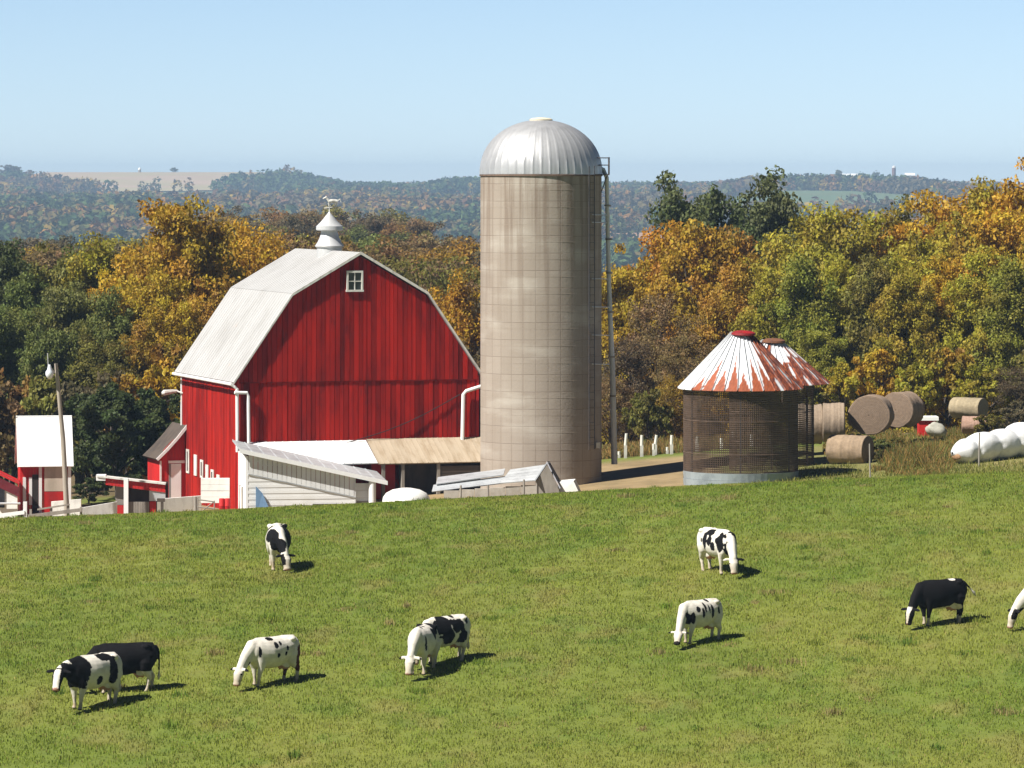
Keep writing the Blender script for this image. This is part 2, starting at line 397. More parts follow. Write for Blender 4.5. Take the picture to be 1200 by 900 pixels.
hh = np.concatenate([hh, (.05+.10*rs.rand(len(ci)))*(.4+.9*rs.rand(ncl))[ci]])
tag(link('pasture_grass', blades('pasture_grass', pts, hh, .016+.022*rs.rand(len(x_)), cc, 5), M['grass']),
    'short green pasture grass flecked with dry stems on the slope', 'grass', kind='stuff')

# ------------------------------------------------------------------ camera, light, sky, air
cam = bpy.data.cameras.new('camera'); co = bpy.data.objects.new('camera', cam); COL.objects.link(co)
co.location = (0, 0, 0); co.rotation_euler = (R(90), 0, 0)
cam.sensor_fit = 'HORIZONTAL'; cam.sensor_width = 36; cam.lens = 36*F/1200; cam.shift_y = -(450-HY)/1200
cam.clip_start = 1; cam.clip_end = 20000
sc.camera = co
SUN_EL = R(49); SH = Vector((-.84, -.545)).normalized()
to_sun = Vector((SH.x*math.cos(SUN_EL), SH.y*math.cos(SUN_EL), math.sin(SUN_EL)))
sl = bpy.data.lights.new('sun', 'SUN'); sl.energy = 5.0; sl.angle = R(.53); sl.color = (1, .96, .895)
so = bpy.data.objects.new('sun', sl); COL.objects.link(so); so.rotation_euler = to_sun.to_track_quat('Z', 'Y').to_euler(); so.location = (-60, 40, 90)
w = bpy.data.worlds.new('World'); sc.world = w; w.use_nodes = True
nt = w.node_tree; bg = nt.nodes['Background']
sky = N(nt, 'ShaderNodeTexSky', sky_type='NISHITA'); sky.sun_disc = False; sky.sun_elevation = SUN_EL
sky.sun_rotation = math.atan2(SH.x, SH.y) % (2*math.pi)
sky.altitude = 2500; sky.air_density = .9; sky.dust_density = 0; sky.ozone_density = 6
skt = mixc(nt, 1.0, sky.outputs[0], (.83, .77, .755), 'MULTIPLY')
# sky colour darkened above the visible band to weaken fill on shaded sides
gco = N(nt, 'ShaderNodeTexCoord'); gsp = N(nt, 'ShaderNodeSeparateXYZ'); nt.links.new(gco.outputs['Generated'], gsp.inputs[0])
skt = mixc(nt, ramp(nt, gsp.outputs['Z'], .045, .17), skt, mixc(nt, 1.0, skt, (.24, .26, .31), 'MULTIPLY'))
skt = mixc(nt, ramp(nt, gsp.outputs['Z'], -.01, .05), mixc(nt, 1.0, skt, (.84, .93, 1.06), 'MULTIPLY'), skt)
nt.links.new(skt, bg.inputs['Color']); bg.inputs['Strength'].default_value = .095
sc.view_settings.view_transform = 'Standard'; sc.view_settings.look = 'None'; sc.view_settings.gamma = 1; sc.view_settings.exposure = .80
sc.cycles.volume_bounces = 0; sc.cycles.max_bounces = 6; sc.cycles.diffuse_bounces = 3; sc.cycles.transparent_max_bounces = 4
sc.cycles.use_denoising = True
hb = MB().box(-2550, 2550, -100, 6800, -66, 26)
haze = hb.build('haze', None)
hm = bpy.data.materials.new('haze_air'); hm.use_nodes = True
hn = hm.node_tree; hn.nodes.remove(hn.nodes['Principled BSDF'])
pv = N(hn, 'ShaderNodeVolumePrincipled'); pv.inputs['Color'].default_value = (.52, .74, 1.0, 1)
pv.inputs['Density'].default_value = 1.4e-4; pv.inputs['Anisotropy'].default_value = 0.0
hn.links.new(pv.outputs[0], hn.nodes['Material Output'].inputs['Volume'])
haze.data.materials.append(hm)
tag(haze, 'thin bluish haze over the valley', 'haze', kind='stuff')
# ------------------------------------------------------------------ trees
def leaf_quads(centres, size, rs, outward, up=.35, jit=.9):
    n = len(centres)
    nm = outward*.7 + rs.randn(n, 3)*jit + np.array((0, 0, up))
    nm /= np.linalg.norm(nm, axis=1)[:, None] + 1e-9
    a = np.cross(nm, rs.randn(n, 3)); a /= np.linalg.norm(a, axis=1)[:, None] + 1e-9
    b = np.cross(nm, a); s = size[:, None]
    return np.stack([centres-a*s*.62, centres-b*s*.40+a*s*.05, centres+a*s*.62, centres+b*s*.40+a*s*.05], 1).reshape(-1, 3)
def make_tree(seed, kind):
    """a tree 16 m high (a bush 5 m): trunk with limbs, and leaf clumps hung on the limbs"""
    rr = random.Random(seed); rs = np.random.RandomState(seed)
    H = 5.0 if kind in ('bush', 'dense') else 16.0
    K = {'broad': (4.7, .10, 17, 36000, .225, 1.0), 'tall': (3.5, .08, 17, 29000, .22, 1.0), 'sparse': (4.7, .14, 17, 14000, .205, .6),
         'oak': (4.6, .36, 12, 17000, .23, .5), 'bush': (2.7, .02, 10, 7000, .20, .8), 'dense': (2.7, .03, 14, 24000, .15, 1.0)}[kind]
    big = H > 10; q_ = 1.0 if big else .42
    Rc, base, nl, nleaf, ls, fill = K
    tb = MB(); top = Vector((rr.uniform(-.5, .5), rr.uniform(-.5, .5), H*.80))
    mid = Vector((rr.uniform(-.3, .3), rr.uniform(-.3, .3), H*.4))
    tb.tube([(0, 0, -1.2), (0, 0, .4), mid, top], [.30*q_+.04, .25*q_+.02, .18*q_, .03], 7)
    clus = []
    c0 = Vector((0, 0, H*(base+1)/2)); hz = H*(1-base)/2
    for i in range(nl):
        az = i*2.4+rr.uniform(-.5, .5); t = (i+.5)/nl
        zs = H*(base*.8+.05+.55*t)
        st = mid*(zs/(H*.4)) if zs < H*.4 else mid.lerp(top, (zs-H*.4)/(H*.4))
        st = Vector((st.x, st.y, zs))
        el = -.35+1.5*t+rr.uniform(-.25, .25); q = rr.uniform(.62, 1.02)
        rad = math.cos(el)
        end = c0+Vector((math.cos(az)*rad*Rc*q, math.sin(az)*rad*Rc*q, math.sin(el)*hz*q*.95))
        m = st.lerp(end, .5)+Vector((0, 0, rr.uniform(-.1, .5)))
        r0 = .12*(1.15-.6*t)*(.4+.6*q_)
        tb.tube([st, m, end], [r0, r0*.6, .02], 5)
        clus += [(end, rr.uniform(.8, 1.3)*q_), (st.lerp(end, .72)+Vector((rr.uniform(-.4, .4), rr.uniform(-.4, .4), .2))*q_, rr.uniform(.6, 1.0)*q_)]
        for s_ in range(6 if big else 4):
            f = rr.uniform(.35, .9); a = m.lerp(end, f)
            d = Vector((rr.uniform(-1, 1), rr.uniform(-1, 1), rr.uniform(-.4, .9))).normalized()*rr.uniform(.8, 2.3)*q_
            tb.tube([a, a+d*.5+Vector((0, 0, .1)), a+d], [r0*.35, r0*.22, .012], 4)
            clus.append((a+d, rr.uniform(.5, 1.0)*q_))
    # clumps scattered through the outer crown, with gaps left between
    k = int((110 if big else 60)*fill)
    while k > 0:
        p = Vector((rr.gauss(0, 1), rr.gauss(0, 1), rr.gauss(0, 1))).normalized()
        q = rr.uniform(.55, 1.0); taper = 1-.28*max(0, p.z)
        lump = .80+.34*mnoise.noise(Vector((p.x*1.7+seed, p.y*1.7, p.z*1.7)))
        c = c0+Vector((p.x*Rc*q*taper*lump, p.y*Rc*q*taper*lump, p.z*hz*q*(.9+.2*lump)))
        if c.z < H*base*.75: continue
        clus.append((c, rr.uniform(.5, 1.25)*q_)); k -= 1
    C = np.array([tuple(c) for c, _ in clus]); W = np.array([r for _, r in clus])
    pr = W**2.2/np.sum(W**2.2); ids = rs.choice(len(C), nleaf, p=pr)
    d = rs.randn(nleaf, 3); d /= np.linalg.norm(d, axis=1)[:, None]
    rad = rs.rand(nleaf)**.45
    pos = C[ids]+d*rad[:, None]*W[ids][:, None]*np.array((1.05, 1.05, .72))
    out = d*.6+(pos-np.array(c0))/Rc*.6
    V = leaf_quads(pos, ls*(.55+.8*rs.rand(nleaf)), rs, out)
    hv = np.clip(.5+.32*rs.randn(len(C))[ids]+.18*rs.randn(nleaf), 0, 1); bv = np.clip(.5+.13*rs.randn(len(C))[ids]+.22*rs.randn(nleaf), 0, 1)
    col = np.repeat(np.stack([hv, bv, bv*0], -1), 4, 0)
    me = np_mesh('crown', V, np.arange(4*nleaf).reshape(-1, 4), {'v': col}); me.materials.append(M['leaf'])
    tm = bpy.data.meshes.new('trunk'); tm.from_pydata(tb.v, [], tb.f); tm.polygons.foreach_set('use_smooth', np.ones(len(tb.f), bool)); tm.materials.append(M['bark'])
    top_z = float(np.percentile(pos[:, 2], 99.93)); rx = float(np.percentile(np.hypot(pos[:, 0], pos[:, 1]), 97))
    return tm, me, top_z, rx
TREES = {k: [make_tree(100*i+j*7+3, k) for j in range(n)] for i, (k, n) in enumerate((('broad', 4), ('tall', 3), ('sparse', 3), ('oak', 2), ('bush', 3), ('dense', 1)))}
PAL = dict(gold=(.42, .27, .022), orange=(.47, .255, .018), amber=(.33, .205, .026), yg=(.33, .275, .028), lime=(.25, .255, .032), olive=(.18, .165, .032),
           green=(.145, .16, .038), deep=(.066, .086, .024), brown=(.20, .135, .055), rust=(.26, .15, .045), umber=(.13, .10, .05), pine=(.11, .125, .042))
def tree(px, ytop, D, kind, color, wpx=None, label=None, group=None, name='tree', cat='tree', dz=0.0, jit=True):
    tm, cm, tz, rx = rnd.choice(TREES[kind])
    x = X(px, D); zb = gz(x, D)+dz; h = Z(ytop, D)-zb
    s = h/tz; sx = (wpx/F*D)/(2*rx) if wpx else s
    sx = min(max(sx, s*.72), s*1.35)
    e = empty(name, (x, D, zb), label, cat, rnd.uniform(0, 6.28), group)
    t = link('trunk', tm, None, e); c = link('crown', cm, None, e)
    for o in (t, c): o.scale = (sx, sx, s)
    b = PAL[color]; k = rnd.uniform(.88, 1.12) if jit else 1
    c.color = (b[0]*k*rnd.uniform(.94, 1.06), b[1]*k*rnd.uniform(.94, 1.06), b[2]*k, 1)
    return e
ADJ = dict(gold='golden yellow', orange='bright orange gold', amber='dull amber', yg='yellow green', lime='light green', olive='olive green', green='mid green', deep='very dark green',
           brown='brown half bare', rust='rust brown', umber='bare brown', pine='dark green')
def wood(rows, where, group, hmap=None):
    for r in rows:
        px, yt, D, kind, color = r[:5]
        tree(px, yt, D, kind, color, r[5] if len(r) > 5 else None, f'{ADJ[color]} {"tall" if kind in ("tall","oak") else "broad" if kind in ("broad","sparse") else "bushy"} tree {where}', group)
# right hand wood, back to front
wood([(735, 290, 252, 'broad', 'gold', 90), (778, 262, 256, 'broad', 'orange', 80), (815, 262, 250, 'broad', 'gold', 75), (862, 268, 254, 'broad', 'amber', 80), (695, 320, 255, 'broad', 'amber', 80)],
     'in the wood seen between silo pipe and rusty crib roof', 'autumn trees right of the silo')
tree(832, 203, 262, 'oak', 'pine', 74, 'tall dark green open crowned tree above the golden wood, smaller of the two', 'tall dark trees over the golden wood')
tree(906, 199, 262, 'oak', 'pine', 92, 'tall dark green open crowned tree above the golden wood, broader of the two', 'tall dark trees over the golden wood')
wood([(905, 275, 252, 'broad', 'yg', 80), (950, 243, 250, 'tall', 'yg', 80), (988, 244, 247, 'broad', 'yg', 75), (1030, 262, 250, 'broad', 'gold', 80), (1052, 233, 256, 'tall', 'olive', 70),
      (1090, 226, 250, 'broad', 'gold', 85), (1128, 224, 247, 'tall', 'gold', 80), (1160, 212, 245, 'broad', 'yg', 90), (1198, 190, 243, 'broad', 'gold', 110), (1245, 205, 243, 'broad', 'gold', 110)],
     'at the back of the wood behind the hay bales', 'tall trees behind the hay bales')
wood([(735, 395, 226, 'sparse', 'umber', 90), (770, 345, 230, 'sparse', 'brown', 100), (805, 385, 224, 'sparse', 'brown', 80), (715, 440, 222, 'sparse', 'brown', 70), (760, 455, 219, 'bush', 'olive', 60), (795, 440, 220, 'sparse', 'amber', 60), (832, 352, 232, 'sparse', 'amber', 70)],
     'in the thicket behind the white fence posts', 'half bare thicket behind the white posts')
wood([(860, 310, 230, 'broad', 'amber', 90), (905, 318, 228, 'broad', 'yg', 90), (942, 300, 226, 'tall', 'lime', 85), (985, 305, 228, 'broad', 'yg', 90), (1020, 300, 226, 'tall', 'olive', 80), (962, 375, 220, 'broad', 'lime', 75),
      (1062, 318, 224, 'broad', 'yg', 90), (1105, 300, 226, 'broad', 'gold', 90), (1150, 290, 224, 'broad', 'yg', 95), (1185, 300, 222, 'tall', 'lime', 85), (1222, 270, 224, 'broad', 'yg', 110),
      (1085, 255, 238, 'broad', 'yg', 80), (1180, 248, 236, 'broad', 'gold', 90)],
     'along the front of the wood behind the hay bales', 'front trees behind the hay bales')
wood([(940, 440, 214, 'bush', 'olive', 60), (985, 425, 214, 'bush', 'yg', 70), (1030, 410, 216, 'bush', 'gold', 75), (1075, 420, 214, 'bush', 'yg', 70), (1110, 408, 216, 'bush', 'amber', 75), (1150, 425, 213, 'bush', 'yg', 75), (1190, 430, 212, 'sparse', 'umber', 80), (1215, 410, 214, 'bush', 'olive', 80)],
     'at the foot of the wood just behind the hay bales', 'low growth behind the hay bales')
# left hand wood
tree(212, 234, 236, 'broad', 'gold', 130, 'large golden tree rising highest behind the left side of the barn', 'golden trees left of the barn')
tree(292, 258, 242, 'sparse', 'gold', 110, 'golden open branched tree showing its limbs just behind the barn roof', 'golden trees left of the barn')
tree(258, 246, 246, 'broad', 'amber', 90, 'amber tree between the highest golden tree and the barn roof', 'golden trees left of the barn')
wood([(150, 290, 240, 'broad', 'gold', 90), (118, 276, 246, 'tall', 'yg', 70), (180, 300, 232, 'broad', 'gold', 90), (240, 330, 230, 'broad', 'amber', 95), (205, 350, 226, 'broad', 'gold', 80), (282, 345, 230, 'broad', 'amber', 80), (165, 375, 222, 'broad', 'amber', 70), (228, 405, 220, 'bush', 'amber', 80), (185, 420, 218, 'bush', 'gold', 70)],
     'in the wood left of the barn roof', 'golden trees left of the barn')
wood([(-15, 278, 240, 'broad', 'deep', 80), (14, 284, 244, 'tall', 'deep', 60), (58, 288, 246, 'broad', 'olive', 75), (92, 292, 248, 'broad', 'green', 70), (30, 322, 234, 'broad', 'green', 90), (78, 318, 232, 'broad', 'green', 90), (125, 338, 230, 'broad', 'green', 85), (8, 360, 228, 'broad', 'green', 85), (52, 372, 224, 'broad', 'green', 85), (104, 385, 224, 'tall', 'olive', 70), (-25, 340, 226, 'broad', 'green', 85), (140, 400, 221, 'broad', 'olive', 70)],
     'in the wood above the small white roofed shed', 'green trees above the small shed')
wood([(14, 432, 216, 'bush', 'rust', 85), (60, 440, 215, 'bush', 'olive', 75), (105, 436, 216, 'bush', 'umber', 75), (150, 440, 215, 'bush', 'amber', 75), (-20, 430, 214, 'bush', 'brown', 70)],
     'low at the edge of the wood behind the lamp pole', 'undergrowth behind the lamp pole')
tree(138, 450, 203.5, 'dense', 'deep', 126, 'round very dark green tree beside the small shed, left of the barn', None, 'dark_tree')
tree(182, 458, 208, 'dense', 'deep', 70, 'dark green tree tucked against the back corner of the barn', None, 'dark_tree')
tree(104, 560, 201, 'bush', 'deep', 52, 'low dark green bush at the left foot of the round dark tree', None, 'shrub', 'bush')
tree(160, 556, 201, 'bush', 'deep', 58, 'low dark green bush at the right foot of the round dark tree', None, 'shrub', 'bush')
# wood behind the barn and silo
wood([(330, 268, 262, 'sparse', 'brown', 70), (372, 280, 268, 'sparse', 'brown', 70), (425, 292, 282, 'broad', 'brown', 75), (468, 300, 276, 'sparse', 'olive', 80), (512, 306, 284, 'broad', 'brown', 80), (552, 312, 276, 'sparse', 'olive', 80),
      (495, 335, 262, 'sparse', 'brown', 80), (540, 345, 258, 'broad', 'umber', 80), (455, 330, 266, 'broad', 'umber', 80), (580, 330, 268, 'broad', 'brown', 80), (575, 390, 250, 'bush', 'umber', 70), (538, 400, 248, 'broad', 'brown', 70)],
     'in the brown wood between barn and silo', 'brown woodland behind barn and silo')
tree(537, 318, 254, 'tall', 'orange', 26, 'single small bright orange tree in the brown wood left of the silo')
k = 0
for D, y0, y1, pa, pb, st in ((310, 285, 305, -20, 620, 46), (350, 280, 298, -20, 620, 42), (410, 276, 292, -20, 620, 36), (500, 268, 286, -20, 620, 32), (570, 252, 272, 260, 480, 26), (620, 246, 268, 230, 500, 24), (680, 242, 262, 240, 480, 24)):
    px = pa+rnd.uniform(0, 20)
    while px < pb:
        c = rnd.choice(['olive', 'brown', 'brown', 'rust', 'amber', 'green', 'umber', 'yg']) if D < 560 else rnd.choice(['rust', 'amber', 'brown', 'olive', 'brown', 'umber', 'green'])
        tree(px, rnd.uniform(y0, y1)+(8 if px < 150 and D < 560 else 0), D*rnd.uniform(.98, 1.02), rnd.choice(['broad', 'broad', 'tall']), c, None,
             f'{ADJ[c]} distant tree on the '+('wooded spur seen above the barn roof' if D > 560 else 'wooded slope falling away beyond the barn'), 'trees on the spur above the barn roof' if D > 560 else 'trees on the slope beyond the barn')
        px += st*rnd.uniform(.75, 1.25)

# far wooded valley side: one mass of thousands of crowns
def far_wood():
    rs = np.random.RandomState(21); n = 30000
    D = np.sqrt(rs.uniform(1450**2, 4780**2, n)); x = rs.uniform(-.18, .18, n)*D
    keep = np.ones(n, bool)
    for poly, _, _ in FIELDS:
        pp = np.array(poly); cc_ = pp.mean(0); big = [tuple(cc_+(q-cc_)*np.array((1.01, 1.02))) for q in pp]
        keep &= ~in_poly(x, D, big)
    # the crowns just below a field would hide it
    pxx = CX+F*x/D
    keep &= ~((pxx > 40) & (pxx < 335) & (D > 3420) & (D < 4080))
    keep &= ~((pxx > 690) & (pxx < 960) & (D > 2200) & (D < 2500))
    keep &= ~((pxx > 830) & (pxx < 1100) & (D > 2980) & (D < 3330) & (rs.rand(n) < .95))
    keep &= ~((pxx > 490) & (pxx < 625) & (D > 3350) & (D < 3680) & (rs.rand(n) < .95))
    keep &= ~((pxx > 20) & (pxx < 330) & (D > 4500))
    x, D = x[keep], D[keep]
    D2 = np.sqrt(rs.uniform(4250**2, 4800**2, 1500)); x2 = rs.uniform(-.18, .18, 1500)*D2; p2x = CX+F*x2/D2
    k2 = ~((p2x > 25) & (p2x < 330)); x = np.concatenate([x, x2[k2]]); D = np.concatenate([D, D2[k2]]); n = len(x)
    z = ground(x, D); patch = fbm(x/170, D/260, 3); p2 = fbm(x/60+40, D/90, 2)
    pal = np.array([(.065, .10, .032), (.050, .085, .036), (.10, .11, .036), (.14, .11, .042), (.22, .12, .038), (.25, .175, .036), (.15, .085, .05), (.12, .10, .055)])
    sel = np.clip((patch*2.4-.76+.17*rs.randn(n)+.12*np.sin(D/170))*8, 0, 7.99).astype(int)
    col = pal[sel]*(.82+.36*rs.rand(n))[:, None]
    ht = rs.uniform(9, 17, n); wr = ht*rs.uniform(.30, .48, n)
    K = 40; cu = rs.randn(n, K, 3); cu /= np.linalg.norm(cu, axis=2)[..., None]
    cu[..., 2] = np.where(cu[..., 2] < -.85, -cu[..., 2], cu[..., 2])
    rad = rs.uniform(.62, 1.02, (n, K))
    pos = np.stack([x[:, None]+cu[..., 0]*rad*wr[:, None], D[:, None]+cu[..., 1]*rad*wr[:, None], z[:, None]+ht[:, None]*.46+cu[..., 2]*rad*ht[:, None]*.50], -1).reshape(-1, 3)
    V = leaf_quads(pos, np.repeat(wr, K)*rs.uniform(.40, .72, n*K), rs, cu.reshape(-1, 3)*1.2, .25, .7)
    cq = np.repeat(col, K, 0)*(.80+.4*rs.rand(n*K))[:, None]
    me = np_mesh('far_woods', V, np.arange(4*n*K).reshape(-1, 4), {'col': np.repeat(cq, 4, 0)})
    tag(link('far_woods', me, M['farleaf']), 'hazy autumn woods covering the far side of the valley', 'woodland', kind='stuff')
far_wood()
def ridge_tree(px, yt, D, wpx, c, label, kind='bush'):
    tree(px, yt, D, kind, c, wpx, label, None, 'ridge_tree')
ridge_tree(14, 193, 4500, 34, 'umber', 'large dark tree clump standing on the skyline at the left edge')
ridge_tree(34, 199, 4560, 18, 'rust', 'reddish tree on the skyline beside the large dark clump')
ridge_tree(52, 203, 4600, 14, 'umber', 'small low bush on the skyline right of the reddish tree')
ridge_tree(204, 196, 4780, 26, 'pine', 'wide dark tree on the bare skyline field right of the far silo')
ridge_tree(216, 202, 4780, 14, 'pine', 'low bush touching the wide dark tree on the skyline field')
ridge_tree(229, 202, 4780, 7, 'pine', 'tiny lone bush on the bare skyline field', 'broad')
ridge_tree(982, 199, 4600, 14, 'olive', 'olive tree at the left end of the far white farmhouse', 'broad')
ridge_tree(1009, 201, 4650, 14, 'pine', 'dark tree at the right end of the far white farmhouse', 'broad')
ridge_tree(1026, 200, 4600, 14, 'pine', 'dark tree standing between the far farmhouse and the far brown tower', 'broad')

# ------------------------------------------------------------------ cows
def ell_tube(pts, rw, rh, n=18):
    """closed loft through pts; rw sideways radius, rh radius in the bending plane"""
    pts = [Vector(p) for p in pts]; vs = []; m = len(pts); side = None
    for i, p in enumerate(pts):
        d = (pts[min(i+1, m-1)]-pts[max(i-1, 0)]).normalized()
        s0 = d.cross(Vector((0, 0, 1)))
        if s0.length < .15: s0 = side if side is not None else d.cross(Vector((1, 0, 0)))
        s0 = s0.normalized()
        if side is not None and s0.dot(side) < 0: s0 = -s0
        side = s0; u = s0.cross(d).normalized()
        for k in range(n):
            a = 2*math.pi*k/n; vs.append(p+s0*math.cos(a)*rw[i]+u*math.sin(a)*rh[i])
    fs = [(i*n+k, i*n+(k+1) % n, (i+1)*n+(k+1) % n, (i+1)*n+k) for i in range(m-1) for k in range(n)]
    fs += [tuple(range(n-1, -1, -1)), tuple((m-1)*n+k for k in range(n))]
    return vs, fs
def ellipsoid(c, r, rot=None, n=14, m=9):
    vs = []; c = Vector(c)
    for i in range(m+1):
        t = math.pi*i/m
        for k in range(n):
            a = 2*math.pi*k/n; q = Vector((r[0]*math.sin(t)*math.cos(a)+1e-4*math.cos(a), r[1]*math.sin(t)*math.sin(a)+1e-4*math.sin(a), r[2]*math.cos(t)))
            if rot: q = rot @ q
            vs.append(c+q)
    fs = [(i*n+k, (i+1)*n+k, (i+1)*n+(k+1) % n, i*n+(k+1) % n) for i in range(m) for k in range(n)]
    fs += [tuple(range(n)), tuple(m*n+k for k in range(n-1, -1, -1))]
    return vs, fs
def make_cow(name, pose, paintf, seed, brown=()):
    """pose: poll, muzzle = head points; step = leg offsets; tail = list of points"""
    mb = MB()
    S = [(-.88, 1.15, .12, .12), (-.84, 1.14, .24, .21), (-.72, 1.13, .30, .26), (-.55, 1.10, .345, .285), (-.30, 1.03, .385, .30), (0, .99, .425, .345), (.22, .99, .425, .34), (.42, 1.01, .405, .30), (.60, 1.05, .365, .25), (.76, 1.07, .29, .20), (.86, 1.08, .17, .12)]
    mb.add(*ell_tube([(x, 0, z) for x, z, a, b in S], [b for *_, b in S], [a for _, _, a, _ in S], 22))
    # hip bones, spine ridge, withers
    for sy in (-1, 1): mb.add(*ellipsoid((-.56, .20*sy, 1.34), (.12, .08, .07)))
    mb.add(*ell_tube([(-.8, 0, 1.38), (-.4, 0, 1.385), (0, 0, 1.38), (.4, 0, 1.385), (.62, 0, 1.39)], [.05, .06, .05, .06, .05], [.045, .05, .045, .05, .04], 10))
    poll = Vector(pose['poll']); muz = Vector(pose['muzzle'])
    mid = Vector((.70, 0, 1.10)).lerp(poll, .5)+Vector((.03, 0, pose.get('arch', .05)))
    mb.add(*ell_tube([(.52, 0, 1.13), (.74, 0, 1.13), mid, poll], [.18, .17, .13, .095], [.30, .27, .205, .14], 16))
    mb.add(*ell_tube([(.62, 0, .92), (.80, 0, .90), mid-Vector((0, 0, .12)), poll-Vector((0, 0, .10))], [.06, .05, .04, .04], [.16, .13, .07, .05], 10))
    # head
    d = (muz-poll); L = d.length; d.normalize()
    side = d.cross(Vector((0, 0, 1)))
    if side.length < .25: side = Vector((0, -1, 0))
    side.normalize(); hy = pose.get('heady', 0)
    upv = side.cross(d).normalized()
    h = lambda f, u=0, s_=0: poll+d*(f*L)+upv*u+side*s_
    mb.add(*ell_tube([h(-.14, -.01), h(.02, 0), h(.25, .005), h(.5, -.005), h(.75, -.015), h(.93, -.02), h(1.02, -.02)], [.085, .125, .138, .112, .092, .105, .07], [.08, .125, .14, .125, .105, .098, .06], 16))
    rot = Matrix((side, d, upv)).transposed()
    for s_ in (-1, 1):
        er = rot @ Matrix.Rotation(s_*.25, 3, 'Z')
        mb.add(*ellipsoid(h(-.05, .02, s_*.205), (.125, .055, .028), er, 10, 6))
        mb.add(*ellipsoid(h(.24, .05, s_*.108), (.03, .04, .035), rot, 8, 5))
    # legs
    st = pose.get('step', (0, 0, 0, 0)); hooves = []
    for i, sy in enumerate((1, -1)):
        o = st[i]; y = .155*sy
        p = [(.55, .15*sy, .98), (.55, .17*sy, .76), (.53+o*.4, .165*sy, .60), (.54+o*.7, y, .40), (.54+o*.85, y, .24), (.54+o, y, .12), (.56+o, y, .06), (.58+o, y, .0)]
        mb.add(*ell_tube(p, [.10, .095, .075, .058, .042, .045, .052, .058], [.19, .15, .095, .062, .046, .05, .055, .062], 12)); hooves.append(Vector(p[-1]))
    for i, sy in enumerate((1, -1)):
        o = st[2+i]; y = .165*sy
        p = [(-.60, .15*sy, 1.10), (-.60, .17*sy, .90), (-.58+o*.3, .18*sy, .74), (-.67+o*.6, .175*sy, .58), (-.74+o*.8, y, .48), (-.71+o*.9, y, .30), (-.69+o, y, .13), (-.67+o, y, .06), (-.65+o, y, .0)]
        mb.add(*ell_tube(p, [.14, .145, .12, .085, .058, .045, .048, .052, .058], [.25, .25, .19, .105, .072, .05, .05, .055, .062], 12)); hooves.append(Vector(p[-1]))
    for sx, sy in ((-.42, .06), (-.42, -.06)): mb.add(*ellipsoid((sx, sy, .64), (.19, .11, .15)))
    for tx in (-.50, -.34):
        for ty in (-.07, .07): mb.add(*ell_tube([(tx, ty, .56), (tx, ty, .46)], [.028, .022], [.028, .022], 8))
    tail = pose.get('tail', [(-.84, 0, 1.33), (-.93, .01, 1.22), (-.955, .02, .95), (-.95, .03, .62), (-.945, .03, .50), (-.94, .03, .36)])
    mb.add(*ell_tube(tail, [.05, .04, .03, .028, .05, .02], [.05, .04, .03, .028, .05, .02], 8))
    me = bpy.data.meshes.new(name+'_src'); me.from_pydata(mb.v, [], mb.f)
    o = bpy.data.objects.new(name, me); COL.objects.link(o)
    r = o.modifiers.new('r', 'REMESH'); r.mode = 'VOXEL'; r.voxel_size = .021
    s = o.modifiers.new('s', 'SMOOTH'); s.factor = .5; s.iterations = 5
    dg = bpy.context.evaluated_depsgraph_get()
    me2 = bpy.data.meshes.new_from_object(o.evaluated_get(dg)); o.modifiers.clear(); o.data = me2; bpy.data.meshes.remove(me); me2.name = name
    n = len(me2.vertices); V = np.empty(n*3, np.float32); me2.vertices.foreach_get('co', V); V = V.reshape(-1, 3).astype(float)
    V2 = V.copy(); low = np.clip(V[:, 2], 0, .62); onleg = V[:, 0] < .80
    V2[:, 2] = V[:, 2]-.21*low
    me2.vertices.foreach_set('co', V2.astype(np.float32).ravel())
    white = np.array((.64, .60, .525)); blk = np.array((.006, .0055, .006)); pink = np.array((.46, .24, .19))
    nzv = 1.25*(fbm(V[:, 0]*6+V[:, 1]*2+seed*3, V[:, 2]*6+V[:, 1]*3+seed, 4)-.5)
    hl = np.stack([(V-np.array(poll)) @ np.array(d)/L, (V-np.array(poll)) @ np.array(side), (V-np.array(poll)) @ np.array(upv)], -1)
    ishead = (hl[:, 0] > -.16) & (hl[:, 0] < 1.1) & (np.abs(hl[:, 1]) < .36) & (np.abs(hl[:, 2]) < .17)
    black = paintf(V, nzv, hl, ishead)
    dirt = np.clip(.62-V[:, 2], 0, .5)*1.3+.9*np.clip(fbm(V[:, 0]*4+seed*9, V[:, 2]*6+V[:, 1]*5, 3)-.55, 0, .3)
    wc = white[None]*(1-dirt[:, None])+np.array((.30, .22, .13))[None]*dirt[:, None]
    c = np.where(black[:, None], blk, wc)*(1+.14*nzv[:, None])
    for bx_ in brown:
        dd = np.sqrt(sum(((V[:, i]-bx_[i])/bx_[3+i])**2 for i in range(3)))+nzv*.5; c[dd < 1] = (.075, .022, .014)
    ud = ((V[:, 0]+.42)/.27)**2+((V[:, 2]-.60)/.17)**2+(V[:, 1]/.15)**2 < 1
    c[ud & (V[:, 2] < .68)] = pink
    nose = ishead & (hl[:, 0] > .93); c[nose] = np.where(black[nose][:, None], np.array((.03, .025, .025)), pink*.9)
    eye = ishead & (np.abs(hl[:, 0]-.25) < .05) & (np.abs(hl[:, 1]) > .10) & (np.abs(hl[:, 2]-.05) < .035); c[eye] = (.01, .008, .008)
    for hf in hooves: c[(np.hypot(V[:, 0]-hf.x, V[:, 1]-hf.y) < .1) & (V[:, 2] < .05)] = (.06, .05, .04)
    a = me2.attributes.new('col', 'FLOAT_COLOR', 'POINT'); C4 = np.ones((n, 4), np.float32); C4[:, :3] = c; a.data.foreach_set('color', C4.ravel())
    me2.polygons.foreach_set('use_smooth', np.ones(len(me2.polygons), bool)); me2.materials.append(M['coat'])
    return o
